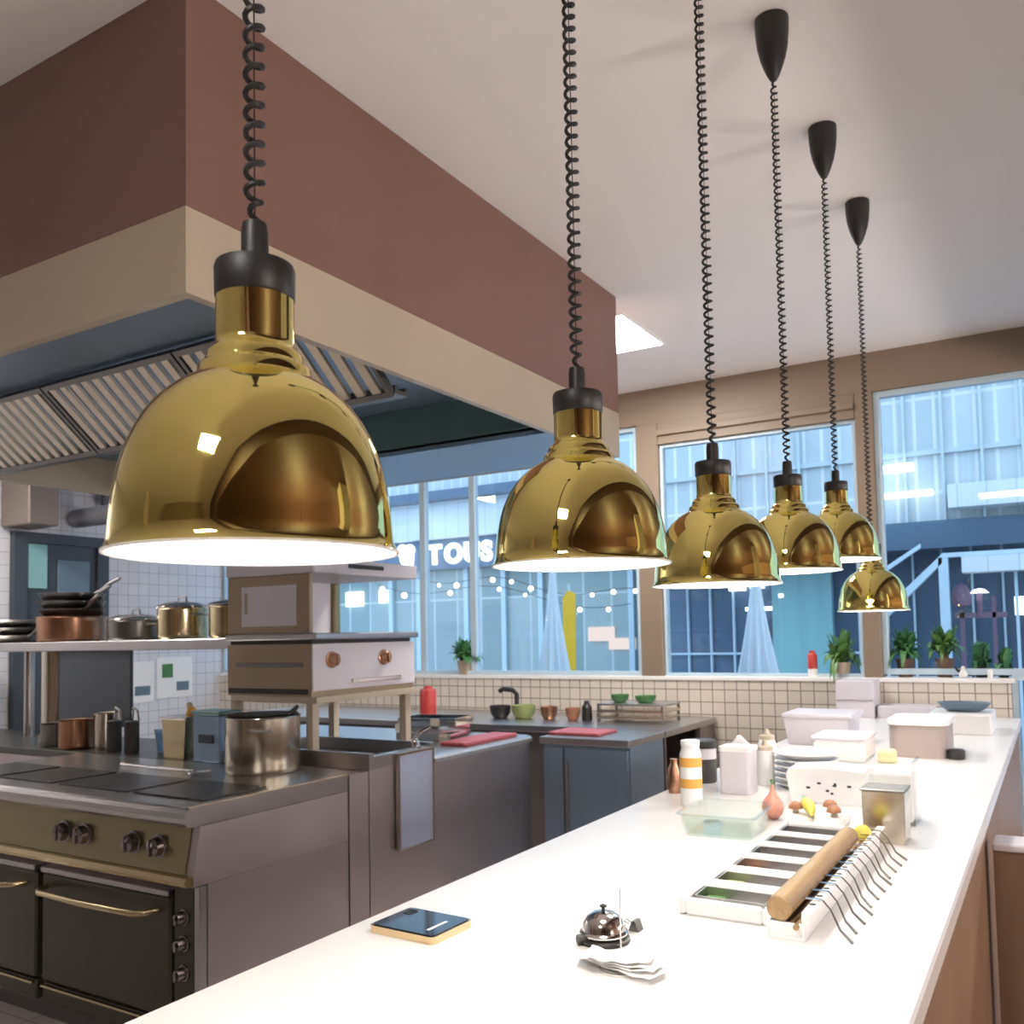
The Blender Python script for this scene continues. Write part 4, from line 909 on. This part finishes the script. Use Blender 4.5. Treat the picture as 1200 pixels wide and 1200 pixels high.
# building behind the middle and right window
t = thing('office_building', 'blue grey office building across the street, behind the middle and right windows', 'building', (0, 12, -.05))
box(-5.4, 9, 11.6, 14, 2.75, 7.5).build('upper_floors', M['facade'], t)
box(-5.4, 9, 11.5, 14, 2.42, 2.749).build('dark_band', M['facadedark'], t)
box(-5.4, 9, 12.4, 14, -.05, 2.419).build('ground_floor', M['facadedark'], t)
b = MB()
for k in range(20): b.box(-5.3 + k * .34, -5.275 + k * .34, 12.34, 12.399, -.05, 2.419)
for z_ in (.75, 1.15): b.box(-5.4, -1.7, 12.33, 12.399, z_, z_ + .03)
b.build('glazing_bars', M['outsteel'], t)
b = MB()
for k in range(16): b.box(-3.6 + k * .42, -3.57 + k * .42, 11.50, 11.599, 2.75, 7.5)
for z_ in (3.55, 4.35, 5.2): b.box(-5.4, 9, 11.54, 11.599, z_, z_ + .06)
b.build('facade_fins', M['fin'], t)
box(-3.35, -2.55, 12.25, 12.33, -.05, 2.30).build('cyan_panel', M['cyan'], t)
for (x0, x1, z_, h_) in ((-1.80, -1.38, 3.36, .09), (-1.80, -1.18, 3.05, .06)): box(x0, x1, 11.40, 11.499, z_, z_ + h_).build('glow_canopy_strip', M['sign'], t)  # white canopy strips, their brightness put in as glow
box(-1.0, 2.0, 11.2, 11.499, 2.85, 3.12).build('pale_ledge', M['canopy'], t)
for (x, z_, w_) in ((-3.95, 2.05, .22), (-3.65, 2.07, .18), (-3.72, 1.76, .16), (-3.48, 1.76, .12), (-3.25, 1.93, .06)): box(x, x + w_, 12.24, 12.3395, z_, z_ + .05).build('strip_lamp', M['sign'], t)
# outside stair / porch
porch = t = thing('street_porch', 'pale steel framed porch with a sloping rail outside the right window', 'porch', (-.6, 10.9, -.05))
box(-1.10, -1.0, 10.9, 11.0, -.05, 2.26).build('post', M['outsteel'], t)
b = MB(); b.prism([(-1.78, 1.62), (-1.72, 1.55), (-1.06, 2.20), (-1.06, 2.30)], 10.9, 11.0, 'y'); b.build('sloping_rail', M['outsteel'], t)
b = MB(); b.prism([(-2.0, 2.0), (-1.96, 1.96), (-1.30, 2.40), (-1.30, 2.45)], 11.1, 11.15, 'y'); b.build('rear_rail', M['outsteel'], t)
box(-1.06, 3, 10.9, 11.0, 2.261, 2.31).build('top_rail', M['outsteel'], t)
box(-.86, 3, 10.85, 11.15, 2.08, 2.255).build('awning_band', M['canopy'], t)
b = MB()
for x in (-.36, .3, 1.0, 1.8): b.box(x, x + .03, 11.0, 11.05, -.05, 2.08)
b.build('glazing_bars', M['outsteel'], t)
t = thing('street_lantern', 'small lit lantern on a dusky frame inside the porch outside the right window', 'lantern', (-.72, 11.2, 1.2))
MB().lathe([(.10, 1.86), (.05, 1.90), (0, 1.91)], (-.72, 11.2, 0), 20).build('shade', M['sign'], t)
b = MB(); b.box(-.98, -.45, 11.2, 11.24, 1.58, 1.64); b.box(-.93, -.88, 11.2, 11.24, -.05, 1.95); b.box(-.60, -.56, 11.2, 11.24, -.05, 1.82); b.tube([(-.72, 11.2, 1.60), (-.72, 11.2, 1.86)], .03, 8); b.build('frame', M['purple'], t)
b = MB(); b.lathe([(0, 0), (.09, .02), (.11, .12), (.06, .25), (0, .27)], (-.90, 11.15, 1.70), 16).build('cloth_bundle', M['purple'], t)
box(-.37, -.24, 11.06, 11.1, 1.60, 1.80).build('lit_screen', M['sign'], porch)

# ------------------------------------------------------------------ sky, camera, view
w = bpy.data.worlds.new('dusk_sky'); SC.world = w; w.use_nodes = True
bg = w.node_tree.nodes['Background']; bg.inputs[0].default_value = (.60, .79, 1.0, 1); bg.inputs[1].default_value = 1.75

cam = bpy.data.cameras.new('camera'); co = bpy.data.objects.new('camera', cam); COL.objects.link(co)
R = [[0.8618394905325888, 0.5067742603177842, -0.020311121039727847], [-0.04340825787612834, 0.03380320323520958, -0.9984853862722272], [-0.5053201121137841, 0.861415806988937, 0.051131123231461156]]
mw = Matrix(((R[0][0], -R[1][0], -R[2][0], 0), (R[0][1], -R[1][1], -R[2][1], 0), (R[0][2], -R[1][2], -R[2][2], 1.5), (0, 0, 0, 1)))
co.matrix_world = mw
cam.sensor_fit = 'HORIZONTAL'; cam.sensor_width = 36; cam.lens = 36 * 1043.28 / 1200
cam.shift_x = -(622.55 - 600) / 1200; cam.shift_y = (689.54 - 600) / 1200
cam.dof.use_dof = True; cam.dof.focus_distance = 1.35; cam.dof.aperture_fstop = 11
cam.clip_start = .02; cam.clip_end = 200
SC.camera = co
vs_ = SC.view_settings; vs_.view_transform = 'Standard'; vs_.look = 'None'; vs_.gamma = 1; vs_.use_curve_mapping = False; vs_.exposure = 0.76
